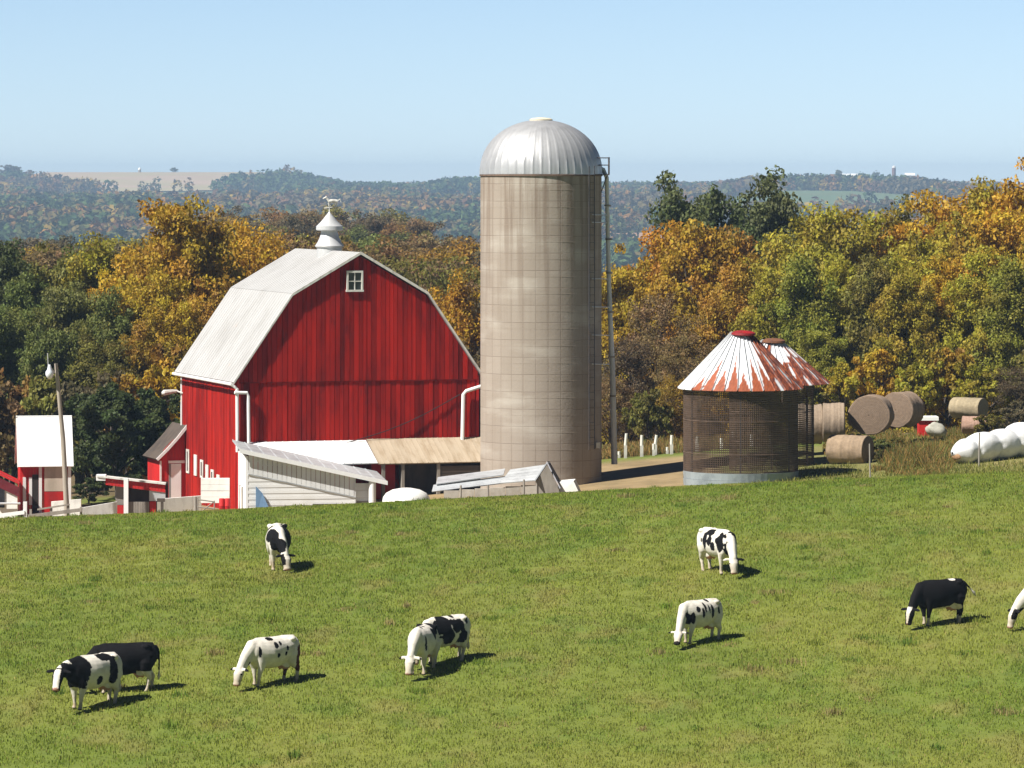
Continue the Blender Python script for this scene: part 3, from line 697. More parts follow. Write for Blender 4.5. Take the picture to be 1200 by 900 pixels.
def blobs(V, nzv, L, amp=.75):
    m = np.zeros(len(V), bool)
    for x, y, z, rx, ry, rz in L:
        d = np.sqrt(((V[:, 0]-x)/rx)**2+((V[:, 1]-y)/ry)**2+((V[:, 2]-z)/rz)**2)
        m |= d+nzv*amp < 1
    return m
GRAZE = dict(poll=(1.22, 0, .62), muzzle=(1.36, 0, .13))
def graze(yaw=0, poll=(.55, .60), mz=(.17, .10), **kw):
    """head lowered: poll swings round the shoulder by yaw, muzzle a little further"""
    c, s = math.cos(yaw), math.sin(yaw); c2, s2 = math.cos(yaw*1.5), math.sin(yaw*1.5)
    p = Vector((.70+poll[0]*c, poll[0]*s, poll[1])); m = Vector((p.x+mz[0]*c2, p.y+mz[0]*s2, mz[1]))
    return dict(poll=p, muzzle=m, **kw)
def ears(hl, ih): return ih & (np.abs(hl[:, 1]) > .14) & (hl[:, 0] < .12)
def place(o, px, py, head, label, scale=1.0, D=None):
    g = on_ground(px, py)
    o.location = (g.x, g.y, g.z-.02); o.rotation_euler = (0, 0, R(head)); o.scale = (scale*.99, scale*1.12, scale*1.03)
    tag(o, label, 'cow', 'cows grazing on the pasture')
# A: standing, head half lowered and turned to the viewer
def pA(V, n, hl, ih):
    b = blobs(V, n, [(.66, 0, 1.12, .30, .5, .48), (.98, 0, 1.0, .3, .5, .3), (-.18, .1, 1.34, .26, .20, .10), (-.42, .3, 1.02, .13, .3, .34), (.12, .35, .82, .10, .2, .14), (-.85, 0, .4, .1, .1, .15), (.70, -.1, .8, .2, .3, .2)])
    b[ih] = (hl[ih][:, 2] < -.02) | (np.abs(hl[ih][:, 1]) > .075) | (hl[ih][:, 0] < -.08)
    return b & ~((V[:, 2] < .58) & (V[:, 0] < .8))
A = make_cow('cow', dict(poll=(1.22, -.02, 1.08), muzzle=(1.48, .10, .68), step=(.1, -.06, .08, -.1)), pA, 1)
place(A, 109, 828, 232, 'black and white cow lifting its white faced head, standing before a black cow', 1.08)
def pB(V, n, hl, ih): return ~((V[:, 2] < .70) & (V[:, 0] < -.3)) & ~((V[:, 2] < .40))
B = make_cow('cow', graze(0, step=(.05, -.05, .1, -.1)), pB, 2)
place(B, 146, 812, 196, 'black cow with pale hind legs and pink udder, behind the cow with raised head', 1.02)
def pC(V, n, hl, ih):
    b = blobs(V, n, [(-.05, .3, 1.26, .06, .2, .07), (.12, .3, 1.22, .07, .2, .08), (-.30, .3, 1.12, .05, .2, .07), (-.22, .35, .98, .05, .2, .06), (.08, .35, .95, .05, .2, .06), (.66, .25, 1.08, .05, .2, .18), (.22, .1, 1.38, .12, .12, .05), (.95, .1, .75, .05, .2, .08)], .5)
    return b | (ears(hl, ih) & (np.abs(hl[:, 1]) > .2))
C = make_cow('cow', graze(.10, step=(.12, -.05, -.06, .1)), pC, 3, [(-.92, -.02, .80, .16, .30, .55), (-.70, -.2, .55, .25, .16, .35), (-.80, .22, .78, .20, .20, .42)])
place(C, 319, 802, 224, 'mostly white cow with small black spots, grazing right of the black cow')
def pD(V, n, hl, ih):
    return blobs(V, n, [(.45, .05, 1.40, .06, .07, .07), (.20, -.02, 1.38, .08, .12, .06), (-.1, .3, 1.2, .2, .2, .2), (-.45, 0, 1.3, .2, .4, .2), (.65, .25, 1.0, .05, .1, .2)], .6) | (ears(hl, ih) & (np.abs(hl[:, 1]) > .24))
Dc = make_cow('cow', graze(-.1, step=(.02, -.04, .1, -.1), poll=(.50, .62)), pD, 4)
place(Dc, 495, 788, 258, 'white cow grazing head on, front one of the close pair in the middle')
def pE(V, n, hl, ih):
    return blobs(V, n, [(-.28, .3, 1.15, .16, .3, .22), (-.38, .3, .85, .2, .3, .22), (-.05, .3, 1.2, .18, .3, .2), (.4, .2, 1.2, .3, .4, .3), (-.60, .2, 1.28, .07, .2, .1), (-.9, 0, 1.15, .08, .12, .3), (.2, .3, .9, .2, .3, .2), (-.15, 0, 1.40, .1, .2, .06)], .9) & ~(V[:, 2] < .6)
E = make_cow('cow', graze(.1, step=(.1, -.1, .18, -.12)), pE, 5)
place(E, 522, 776, 229, 'black and white patched cow half hidden behind a white one, rump to the right')
def pF(V, n, hl, ih):
    b = blobs(V, n, [(.35, .2, 1.15, .5, .25, .4), (.62, .12, 1.0, .3, .25, .35), (.45, -.25, 1.15, .35, .18, .2), (.75, -.12, 1.05, .3, .16, .3), (-.3, -.25, 1.2, .2, .2, .2), (-.35, .25, 1.2, .3, .2, .4), (-.05, -.15, 1.4, .12, .14, .1), (1.0, .03, .85, .3, .16, .25)], .5)
    b = b & ~((np.abs(V[:, 1]+.02) < .06) & (V[:, 2] > 1.30)) & ~(V[:, 2] < .62)
    b[ih] = ((np.abs(hl[ih][:, 1]) > .07) & (hl[ih][:, 0] < .62)) | ears(hl, ih)[ih]
    return b
Fc = make_cow('cow', graze(.28, step=(.12, -.06, .05, -.05), poll=(.50, .58)), pF, 6)
place(Fc, 326, 667, 276, 'black and white cow grazing alone below the barn, seen head on', 1.08)
def pG(V, n, hl, ih):
    b = blobs(V, n, [(-.22, -.3, 1.12, .15, .3, .28), (-.02, -.2, 1.33, .28, .2, .10), (.1, -.35, 1.08, .12, .3, .14), (.56, -.1, 1.05, .17, .4, .26), (.72, .12, 1.05, .24, .3, .45), (.30, -.35, .95, .12, .2, .12), (-.42, -.3, 1.08, .05, .2, .07)], .85)
    b = b & ~(V[:, 2] < .6)
    b[ih] = (hl[ih][:, 1] < -.09) & (hl[ih][:, 0] < .6)
    return b
G = make_cow('cow', graze(-.25, step=(.05, -.05, -.1, .12), poll=(.50, .58)), pG, 7)
place(G, 841, 671, 298, 'white cow with black side patches grazing alone below the corn crib', 1.05)
def pH(V, n, hl, ih):
    b = blobs(V, n, [(.40, .3, 1.17, .07, .2, .08), (.22, .3, 1.05, .05, .2, .16), (.10, .3, 1.22, .05, .2, .16), (-.08, .3, 1.18, .05, .2, .14), (-.25, .3, 1.05, .07, .2, .22), (-.55, .3, 1.1, .05, .2, .12), (.62, .2, .92, .1, .2, .2), (.80, .15, .85, .16, .2, .25), (-.2, .05, 1.39, .08, .14, .05)], .7)
    return (b & ~(V[:, 2] < .55)) | (ears(hl, ih) & (np.abs(hl[:, 1]) > .22)) | (ih & (hl[:, 0] > .85))
H_ = make_cow('cow', graze(.35, poll=(.60, .48), mz=(.36, .12), step=(.12, -.08, .0, -.1)), pH, 8)
place(H_, 820, 752, 226, 'white cow with black streaks grazing below the one by itself, muzzle down at left', .93)
def pI(V, n, hl, ih):
    b = ~blobs(V, n, [(-.38, 0, 1.40, .12, .12, .07), (.72, -.1, 1.3, .12, .12, .1), (-.1, .1, .58, .5, .3, .09), (-.4, .1, .62, .2, .3, .12)], .5) & ~(V[:, 2] < .30)
    b[ih] = ~((np.abs(hl[ih][:, 1]) < .055*(1.1-hl[ih][:, 0])+.01) & (hl[ih][:, 2] > 0))
    t = (V[:, 0] < -1.0); b[t] = V[t][:, 2] > 1.14
    return b
I_ = make_cow('cow', graze(.25, step=(.05, -.08, .12, -.12), tail=[(-.84, 0, 1.33), (-.93, .02, 1.27), (-1.02, .02, 1.19), (-1.14, .03, 1.08), (-1.24, .03, .98), (-1.32, .04, .88)]), pI, 9)
place(I_, 1102, 731, 212, 'black cow with white face blaze swinging its pale tail out, grazing at right')
def pJ(V, n, hl, ih):
    b = blobs(V, n, [(.2, .2, 1.1, .3, .4, .3), (-.4, .2, 1.1, .3, .4, .3), (1.0, .1, .62, .15, .3, .18)], .7)
    b[ih] = (hl[ih][:, 0] < .45) & (np.abs(hl[ih][:, 1]) > .07)
    return b & ~(V[:, 2] < .42)
J = make_cow('cow', graze(.2, poll=(.55, .66), step=(.1, -.05, .05, -.1)), pJ, 10)
place(J, 1234, 738, 190, 'white faced cow cut off by the right edge, only head and neck in view')

# ------------------------------------------------------------------ barn
TH = R(18); AX = Vector((math.cos(TH), math.sin(TH), 0)); AY = Vector((-math.sin(TH), math.cos(TH), 0))
BO = Vector((-6.82, 190.7, -14.9))
def bl(x, y, z): return BO+AX*x+AY*y+Vector((0, 0, z))     # barn local -> world
HW, LN, ZE, XB, ZB, ZR = 5.55, 10.75, 6.28, 3.15, 9.83, 11.66
barn = empty('barn', BO, 'red gambrel roofed barn with white metal roof and white gable window', 'barn', TH)
def prof(x):
    x = abs(x)
    return ZR-(ZR-ZB)*x/XB if x < XB else ZB-(ZB-ZE+.35)*(x-XB)/(HW+.3-XB)
wl = MB()
def planks_gable(y, z0, zf, out, x0=-HW, x1=HW, w_=.21):
    x = x0
    while x < x1-.01:
        e = min(x+w_*rnd.uniform(.85, 1.2), x1); p = out+rnd.choice((0, .006, .012, .018)); t = 1+rnd.gauss(0, .15)
        if rnd.random() < .12: t *= .62
        for a, b_ in ((x+.011, e-.011),):
            za, zb_ = min(zf, prof(a)-.10), min(zf, prof(b_)-.10)
            if za > z0 and zb_ > z0:
                # split a board that passes under the roof's knee
                wl.hexa([(a, y-p, z0), (b_, y-p, z0), (b_, y+.05, z0), (a, y+.05, z0), (a, y-p, za), (b_, y-p, zb_), (b_, y+.05, zb_), (a, y+.05, za)], t)
        x = e
planks_gable(0, -.6, 5.98, .03); planks_gable(0, 5.98, 99, .065)
planks_gable(LN, -.6, 99, -.02)
for sx in (-1, 1):
    y = 0.02
    while y < LN-.02:
        e = min(y+.21*rnd.uniform(.85, 1.2), LN-.02); p = rnd.choice((0, .006, .012, .018)); t = (1+rnd.gauss(0, .09))
        xa, xb_ = sx*(HW-.05), sx*(HW+p)
        zt = prof(HW)-.02
        wl.box(min(xa, xb_), max(xa, xb_), y+.006, e-.006, -.6, zt, t); y = e
wl.box(-HW+.06, HW-.06, .05, LN-.05, -.6, ZE-.2, .25)
wl.build('wall', M['red_wood'], barn)
# dark gap board between the two tiers of gable boards, corner boards
t = MB(); t.box(-HW, HW, -.075, -.03, 5.93, 5.975, .55); t.build('drip_board', M['red_wood'], barn)
for sx, y in ((-1, -.04), (-1, LN-.1), (1, -.04)):
    c = MB(); c.box(sx*HW-.07 if sx > 0 else -HW-.045, sx*HW+.045 if sx > 0 else -HW+.07, y, y+.14, -.5, ZE-.15); c.build('corner_board', M['white_paint'] if sx < 0 and y > 1 else M['red_paint'], barn)
# roof: four slabs with ribs, rust stains
OH = .22
def roof_slab(x0, z0, x1, z1):
    rb = MB(); n = 26; ys = [(-OH)+(LN+2*OH)*i/n for i in range(n+1)]
    for i in range(n):
        a, b_ = ys[i], ys[i+1]
        q = [(x0, a, z0), (x1, a, z1), (x1, b_, z1), (x0, b_, z0)] if x1 > x0 else [(x0, b_, z0), (x1, b_, z1), (x1, a, z1), (x0, a, z0)]
        rb.slab(*[Vector(v) for v in q], .07, tones(.022))
        d = (Vector((x1, 0, z1))-Vector((x0, 0, z0))); nn = Vector((-d.z, 0, d.x)).normalized()
        if nn.z < 0: nn = -nn
        p0 = Vector((x0, a, z0))+nn*.003; p1 = Vector((x1, a, z1))+nn*.003
        if 0 < i: rb.tube([p0, p1], .011, 4, .97)
    return rb
XE = HW+.30; ZEE = prof(XE)+.06
for sx in (-1, 1):
    lo = roof_slab(sx*XE, ZEE, sx*XB, ZB+.06); lo.build('lower_roof', M['barn_roof'], barn)
    up = roof_slab(sx*XB*1.0, ZB+.075, 0, ZR+.06); up.build('upper_roof', M['barn_roof'], barn)
    tr = MB()
    for y in (-OH-.03,):
        for (xa, za), (xb_, zb_) in (((sx*XE, ZEE), (sx*XB, ZB+.06)), ((sx*XB, ZB+.06), (0, ZR+.06))):
            tr.hexa([(xa, y, za-.10), (xb_, y, zb_-.10), (xb_, y+.028, zb_-.10), (xa, y+.028, za-.10), (xa, y, za+.03), (xb_, y, zb_+.03), (xb_, y+.028, zb_+.03), (xa, y+.028, za+.03)])
    tr.build('rake_trim', M['old_white'], barn)
    # gutter along the eaves and its downspout
    gt = MB(); gt.tube([(sx*(XE+.06), -OH+.02, ZEE-.09), (sx*(XE+.06), LN+OH-.05, ZEE-.09)], .07, 8); gt.build('gutter', M['white_paint'], barn)
ds = MB(); ds.tube([(-XE-.06, -OH+.1, ZEE-.10), (-HW-.12, -.16, ZEE-.30), (-HW-.10, -.14, 2.9)], .075, 8); ds.build('downspout', M['white_paint'], barn)
ds = MB(); ds.tube([(-HW-.25, -.22, ZEE-.45), (-HW+.32, -.20, ZEE-.47), (-HW+.38, -.20, ZEE-.62), (-HW+.40, -.2, 3.2), (-HW+.75, -.3, 2.85)], .07, 8); ds.build('downspout', M['white_paint'], barn)
ds = MB(); ds.tube([(XE+.04, -OH-.02, ZEE-.06), (XE-.02, -.3, ZEE-.28), (HW-.62, -.22, ZEE-.55), (HW-.75, -.22, ZEE-.70), (HW-.80, -.22, 3.2)], .085, 8); ds.build('downspout', M['white_paint'], barn)
cb = MB(); a, b_ = Vector((HW-.85, -.10, 5.3)), Vector((-1.0, -.24, 3.15))
cb.tube([a.lerp(b_, i/10)-Vector((0, 0, .28*math.sin(math.pi*i/10))) for i in range(11)], .022, 5); cb.build('cable', M['black'], barn)
# gable window
wx, wz = -.25, 10.42
fr = MB()
for x0, x1, z0, z1 in ((-.38, .38, .38, .47), (-.41, .41, -.47, -.38), (-.38, -.30, -.38, .38), (.30, .38, -.38, .38)): fr.box(wx+x0, wx+x1, -.165, -.09, wz+z0, wz+z1)
wo = fr.build('window', M['old_white'], barn)
mu = MB(); mu.box(wx-.02, wx+.02, -.135, -.10, wz-.38, wz+.38); mu.box(wx-.30, wx-.02, -.135, -.10, wz-.02, wz+.02); mu.box(wx+.02, wx+.30, -.135, -.10, wz-.02, wz+.02); mu.build('muntin', M['old_white'], wo)
gl = MB(); gl.box(wx-.30, wx+.30, -.098, -.092, wz-.38, wz+.38); gl.build('pane', M['glass'], wo)
# ventilator with weather vane on the ridge
cu = MB(); cy = 5.0
prf = [(.62, -.45), (.62, .22), (.70, .26), (.71, .31), (.60, .48), (.50, .70), (.43, .92), (.40, 1.06), (.40, 1.12)]
cu.lathe(prf, 24, (0, cy, ZR)); cupo = cu.build('cupola', M['galv'], barn, True)
cu = MB(); cu.lathe([(.40, 1.10), (.62, 1.13), (.66, 1.17), (.65, 1.36), (.60, 1.40), (.40, 1.62), (.24, 1.84), (.10, 2.02), (.03, 2.12), (.022, 2.45)], 24, (0, cy, ZR)); cu.build('hood', M['galv'], cupo, True)
va = MB()
va.tube([(-.30, cy, ZR+2.34), (.42, cy, ZR+2.42)], .02, 5)
va.tube([(-.13, cy, ZR+2.62), (.05, cy, ZR+2.64), (.24, cy, ZR+2.62)], [.07, .085, .08], 8)
va.tube([(-.10, cy, ZR+2.64), (-.22, cy, ZR+2.80)], [.06, .04], 6); va.tube([(-.20, cy, ZR+2.80), (-.34, cy, ZR+2.74)], [.05, .03], 6)
for xx in (-.10, -.03, .14, .21): va.tube([(xx, cy, ZR+2.60), (xx, cy, ZR+2.43)], .022, 5)
va.tube([(.24, cy, ZR+2.64), (.36, cy, ZR+2.72), (.40, cy, ZR+2.58)], .022, 5)
vo = va.build('weather_vane', M['old_white'], cupo)
for v in vo.data.vertices: v.co = Vector((v.co.x*1.25+.10, cy+(v.co.y-cy)*1.25, ZR+2.42+(v.co.z-ZR-2.42)*1.25))
for o_ in [cupo]+[c for c in bpy.data.objects if c.parent == cupo]:
    for v in o_.data.vertices:
        v.co = Vector((v.co.x*.93, cy+(v.co.y-cy)*.93, ZR+(v.co.z-ZR)*.86))
# yard lamp on the back corner
yl = MB(); yl.tube([(-HW, LN-.2, 5.0), (-HW-.25, LN, 5.1)], .035, 6); yl.tube([(-HW-.20, LN, 5.1), (-HW-.45, LN, 5.07), (-HW-.85, LN, 5.02), (-HW-.95, LN, 5.0)], [.05, .10, .14, .06], 8); yl.build('yard_lamp', M['old_white'], barn, True)
# whitewashed stable openings low on the side wall
for i, y in enumerate((3.6, 4.7, 5.7, 6.7, 7.9, 9.4)):
    o_ = MB(); zb = 1.25+.02*i; h_ = .40+.14*i
    o_.box(-HW-.06, -HW-.022, y-.26, y+.26, zb, zb+h_, tones(.1)); wnd = o_.build('stable_window', M['old_white'], barn)
    o_ = MB(); o_.box(-HW-.068, -HW-.0605, y-.10, y+.11, zb+.10, zb+h_-.1, 1); o_.build('pane', M['glass'] if i % 2 else M['white_wash'], wnd)
# saltbox lean-to at the back corner with its white door
le = MB(); x0, x1, y0, y1 = -HW-1.2, -HW-.025, 10.0, 12.6
x = x0
while x < x1-.02:
    e = min(x+.17, x1); f0 = (x-x0)/(x1-x0); f1 = (e-x0)/(x1-x0)
    le.hexa([(x+.005, y0, -.6), (e-.005, y0, -.6), (e-.005, y0+.06, -.6), (x+.005, y0+.06, -.6), (x+.005, y0, 2.15+f0**.8*1.2), (e-.005, y0, 2.15+f1**.8*1.2), (e-.005, y0+.06, 2.15+f1**.8*1.2), (x+.005, y0+.06, 2.15+f0**.8*1.2)], tones(.1)); x = e
le.box(x0, x0+.06, y0+.06, y1, -.6, 2.1); leo = le.build('lean_to', M['red_paint'], barn)
rf = MB(); pts = [(-1.45, 2.0), (-1.0, 2.42), (-.5, 2.95), (0, 3.55)]
for (xa, za), (xb_, zb_) in zip(pts, pts[1:]): rf.slab(Vector((-HW+xa, y0-.18, za)), Vector((-HW+xb_-.004, y0-.18, zb_)), Vector((-HW+xb_-.004, y1, zb_)), Vector((-HW+xa, y1, za)), .10)
lro = rf.build('lean_to_roof', M['dark_wood'], leo)
ff = MB()
for (xa, za), (xb_, zb_) in zip(pts, pts[1:]): ff.slab(Vector((-HW+xa, y0-.24, za+.012)), Vector((-HW+xb_-.004, y0-.24, zb_+.012)), Vector((-HW+xb_-.004, y0-.185, zb_+.012)), Vector((-HW+xa, y0-.185, za+.012)), .13)
ff.build('fascia', M['white_paint'], lro)
dr = MB(); dr.box(x0+.50, x0+.98, y0-.05, y0-.012, -.4, 1.75); dr.build('door', M['white_paint'], leo)
dr = MB(); dr.box(x0-.03, x0+.05, y0-.04, y0-.004, -.5, 1.9); dr.box(x0+.38, x1-.01, y0-.055, y0-.015, 1.78, 1.90); dr.box(x0+.40, x0+.49, y0-.04, y0-.01, -.4, 1.75, .3); dr.build('door_frame', M['white_paint'], leo)
# lean-to roofs across the gable: white part and tan part, open below the tan part
def strip_roof(xa, xb_, mat, name, n, yo=2.0, zt=3.32, zl=2.42, skew=0):
    r_ = MB(); sp = MB()
    for i in range(n):
        a = xa+(xb_-xa)*i/n; b2 = xa+(xb_-xa)*(i+1)/n-.004
        r_.slab(Vector((a, -yo, zl)), Vector((b2, -yo, zl)), Vector((b2, -.07, zt)), Vector((a, -.07, zt)), .05, tones(.05))
        r_.tube([(a, -yo, zl+.004), (a, -.08, zt+.004)], .018, 4, .95)
    return r_.build(name, mat, barn)
strip_roof(-HW+.45, .28, M['white_metal'], 'shed_roof', 14)
strip_roof(.32, HW+.35, M['tan_metal'], 'shed_roof', 22, 2.05, 3.36, 2.38)
for xx in (.55, 1.45, 3.1, 5.5):
    pm = MB(); pm.box(xx-.07, xx+.07, -1.98, -1.84, -.6, 2.36); pm.build('post', M['grey_wood'], barn)
bk = MB(); bk.box(.3, 1.4, -.9, -.82, -.6, 2.7); bk.build('partition', M['red_paint'], barn)
bk = MB(); bk.box(1.7, HW+.2, -.62, -.5, -.6, 2.6); bk.build('inner_wall', M['dark_wood'], barn)
bk = MB()
for i in range(3): bk.box(3.05, HW+.3, -1.96, -1.90, 1.25+i*.33, 1.55+i*.33, tones(.2))
bk.build('side_boards', M['dark_wood'], barn)

# ------------------------------------------------------------------ white milk house in front of the gable
MH = Vector((X(288, 184.5), 184.5, -14.9))
mh = empty('milk_house', MH, 'low white milk house with sloping metal roof in front of the red barn gable', 'shed', R(9))
W_, Dp = 5.65, 3.3
zt = lambda x: 3.22-1.28*x/W_
sd = MB(); zc = .2
k = 0
while zc < 3.2:
    z1 = zc+.13
    xr = min(W_, (3.22-.75-z1)/1.28*W_*1.0+.5) if z1 > 1.2 else 4.75
    if xr > .3: sd.box(.1, min(xr, 4.75), -.02-.012*(k % 2), .06, zc+.004, z1, tones(.03))
    zc = z1; k += 1
sd.box(0, .1, -.035, .06, -.8, 3.0)
sd.box(.1, 4.75, -.01, .06, -.8, .2, .95)
sd.build('siding', M['white_paint'], mh)
ru = MB(); n = 22
for i in range(n):
    xa = .12+4.6*i/n; xb_ = .12+4.6*(i+1)/n-.02
    ru.hexa([(xa, -.045, zt(xa)-.95), (xb_, -.045, zt(xb_)-.95), (xb_, .0, zt(xb_)-.95), (xa, .0, zt(xa)-.95), (xa, -.045, zt(xa)-.10), (xb_, -.045, zt(xb_)-.10), (xb_, .0, zt(xb_)-.10), (xa, .0, zt(xa)-.10)], tones(.05))
ru.build('upper_cladding', M['white_metal'], mh)
tl = MB(); tl.hexa([(.1, -.06, zt(.1)-1.0), (4.75, -.06, zt(4.75)-1.0), (4.75, .0, zt(4.75)-1.0), (.1, .0, zt(.1)-1.0), (.1, -.06, zt(.1)-.965), (4.75, -.06, zt(4.75)-.965), (4.75, .0, zt(4.75)-.965), (.1, .0, zt(.1)-.965)]); tl.build('drip_edge', M['grey_metal'], mh)
rr_ = MB()
for i in range(9):
    z0 = -.8+i*.32
    if z0+.3 < zt(5.4): rr_.box(4.78, W_-.12, .24, .30, z0, z0+.312, tones(.05))
rr_.box(4.72, 4.78, -.03, .3, -.8, zt(4.75)-.1); rr_.build('end_wall', M['white_metal'], mh)
lf = MB(); 
for i in range(14): 
    y = .07+(Dp-.1)*i/14; lf.box(-.02, .05, y, y+(Dp-.1)/14-.01, -.8, 3.02, tones(.05))
lf.build('side_wall', M['white_paint'], mh)
dd = MB(); dd.box(-.06, -.022, 1.2, 2.1, -.8, 1.55, .9); dd.build('door', M['white_wash'], mh)
dd = MB()
for y in (1.10, 2.12): dd.box(-.075, -.023, y, y+.08, -.8, 1.6)
dd.build('door_frame', M['grey_wood'], mh)
rfm = MB(); nn_ = 12
for i in range(nn_):
    xa = -.25+(W_+.75)*i/nn_; xb_ = -.25+(W_+.75)*(i+1)/nn_-.003
    rfm.slab(Vector((xa, -.25, zt(xa)+.02)), Vector((xb_, -.25, zt(xb_)+.02)), Vector((xb_, Dp+.2, zt(xb_)+.22)), Vector((xa, Dp+.2, zt(xa)+.22)), .06, tones(.05))
    rfm.tube([(xa, -.24, zt(xa)+.03), (xa, Dp+.2, zt(xa)+.23)], .02, 4)
mr_ = rfm.build('roof', M['grey_metal'], mh)
fa = MB(); fa.hexa([(-.3, -.29, zt(-.3)-.13), (W_+.5, -.29, zt(W_+.5)-.13), (W_+.5, -.255, zt(W_+.5)-.13), (-.3, -.255, zt(-.3)-.13), (-.3, -.29, zt(-.3)+.05), (W_+.5, -.29, zt(W_+.5)+.05), (W_+.5, -.255, zt(W_+.5)+.05), (-.3, -.255, zt(-.3)+.05)]); fa.build('fascia', M['white_paint'], mr_)
wf = MB(); wf.box(2.9, 4.05, -.085, -.045, .62, .90, .9); wfo = wf.build('window', M['dark_wood'], mh)
wf = MB(); wf.box(2.98, 3.97, -.092, -.0855, .66, .82); wf.build('pane', M['glass'], wfo)
wf = MB(); wf.box(4.85, 5.95, .19, .235, .55, .98, .8); wf.build('vent_panel', M['grey_wood'], mh)
fl = MB(); fl.tube([(W_-.15, -.1, -.6), (W_-.15, -.1, zt(W_)-.05)], .16, 10); fl.build('corner_pipe', M['white_paint'], mh, True)
tp = MB(); o = MH+Vector((.45, -.25, 0))  # added panel whose blue stands in for shade on the white wall
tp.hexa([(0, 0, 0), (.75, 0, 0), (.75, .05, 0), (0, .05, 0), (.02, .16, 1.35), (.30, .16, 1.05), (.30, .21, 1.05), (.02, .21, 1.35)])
to = tp.build('shade_panel', paint('pale_blue_shade', (.16, .27, .42), (.12, .21, .34), 2), None, False, Vector((o.x, o.y, -14.55))); to.rotation_euler.z = R(9)
tag(to, 'pale blue tapering panel added as blue shade on the white milk house front', 'shade panel')

# ------------------------------------------------------------------ silo
SX, SD = 1.289, 189.5
SB = gz(SX, SD)-.3; SR = 2.69
ztop = Z(205, SD); hS = ztop-SB
silo = empty('silo', (SX, SD, SB), 'tall grey tan concrete stave silo with ribbed metal dome', 'silo')
s_ = MB(); s_.lathe([(SR, 0), (SR, hS*.33), (SR, hS*.66), (SR, hS)], 96); s_.build('wall', M['silo'], silo, True)
z = .5; k = 0
while z < hS-.15:
    hp = MB()
    n = 72; hp.tube([((SR+.003)*math.cos(2*math.pi*i/n), (SR+.003)*math.sin(2*math.pi*i/n), z) for i in range(n+1)], .004, 5, cap=False)
    hp.build('hoop', paint('hoop_steel', (.40, .33, .26), (.32, .26, .20), 2) if k == 0 else bpy.data.materials['hoop_steel'], silo); z += .76; k += 1
rim = MB(); rim.lathe([(SR+.02, hS-.06), (SR+.05, hS-.05), (SR+.05, hS+.02), (SR+.02, hS+.03)], 96); rim.build('rim', M['wire'], silo, True)
dm = MB(); nseg = 44*6; hd = Z(140, SD)-ztop
dprof = [(SR*math.cos(t_)*1.0+.02, hS+.04+(hd-.05)*math.sin(t_)**.92) for t_ in [R(90)*i/16 for i in range(16)]]+[(.42, hS+hd+.0)]
dm.lathe(dprof, nseg, rfun=lambda k, z: 1+(.009 if k % 6 == 0 else 0))
m_, nt_, b_d = new_mat('dome_metal')
b_d.inputs['Metallic'].default_value = .5; b_d.inputs['Roughness'].default_value = .42
cD = mixc(nt_, ramp(nt_, noise_tex(nt_, 2.2, (1, 1, .4), 5, .65), .4, .75), (.54, .54, .54), (.44, .44, .44))
nt_.links.new(cD, b_d.inputs['Base Color'])
dm.build('dome', m_, silo, True)
cp = MB(); cp.lathe([(.50, 0), (.52, .08), (.40, .14), (.1, .17)], 24, (.0, .0, hS+hd-.08)); cp.build('cap', paint('pale_cap', (.62, .56, .42), (.55, .48, .35), 2), silo, True)
# filling pipe on the right, brackets, platform, ladder
fp = MB(); pb = P(720, 536, SD+.6); pt = P(711, 208, SD+.2); L0 = Vector((SX, SD, SB))
pth = [pb-Vector((0, 0, .3))-L0, pb.lerp(pt, .30)+Vector((.02, 0, 0))-L0, pb.lerp(pt, .62)-Vector((.03, 0, 0))-L0, pt-L0, P(707, 199, SD)-L0, P(700, 196, SD-.1)-L0, P(690, 199, SD-.2)-L0]
fp.tube(pth, [.14, .125, .10, .095, .10, .10, .10], 10); pipe = fp.build('filling_pipe', M['galv'], silo, True)
for f in (.22, .36, .52, .66, .78, .9):
    c = (pb.lerp(pt, f)-L0); b2 = MB(); b2.lathe([(.145, -.04), (.15, 0), (.145, .04)], 12, c); b2.build('clamp', M['grey_wood'], pipe, True)
for py in (252, 261, 327, 360, 393, 427):
    q = P(694, py, SD-1.7)-L0; e = P(714 if py > 300 else 711, py, SD)-L0
    bm_ = MB(); bm_.tube([q+Vector((0, 0, .02)), e], .022, 5); bm_.build('bracket', M['galv'], silo)
pl = MB(); c0_ = P(703, 204, SD-.4)-L0
pl.box(c0_.x-.25, c0_.x+.42, c0_.y-.5, c0_.y+.5, c0_.z-.05, c0_.z)
for dx in (-.22, .40):
    for dy in (-.48, .48): pl.tube([(c0_.x+dx, c0_.y+dy, c0_.z), (c0_.x+dx, c0_.y+dy, c0_.z+.75)], .03, 5)
for dy in (-.48, .48):
    for zz in (.4, .72): pl.tube([(c0_.x-.22, c0_.y+dy, c0_.z+zz), (c0_.x+.40, c0_.y+dy, c0_.z+zz)], .022, 5)
for zz in (.4, .72): pl.tube([(c0_.x+.40, c0_.y-.48, c0_.z+zz), (c0_.x+.40, c0_.y+.48, c0_.z+zz)], .022, 5)
pl.tube([(c0_.x+.35, c0_.y, c0_.z), (c0_.x-.2, c0_.y, c0_.z-1.5)], .025, 5)
pl.build('platform', M['dark_metal'], silo)
la = MB(); aa = R(-38)
for da in (-.07, .07): la.tube([((SR+.14)*math.cos(aa+da), (SR+.14)*math.sin(aa+da), 2.0), ((SR+.14)*math.cos(aa+da), (SR+.14)*math.sin(aa+da), hS+.4)], .022, 5)
z = 2.2
while z < hS: la.tube([((SR+.14)*math.cos(aa-.07), (SR+.14)*math.sin(aa-.07), z), ((SR+.14)*math.cos(aa+.07), (SR+.14)*math.sin(aa+.07), z)], .015, 4); z += .33
la.build('ladder', M['dark_metal'], silo)
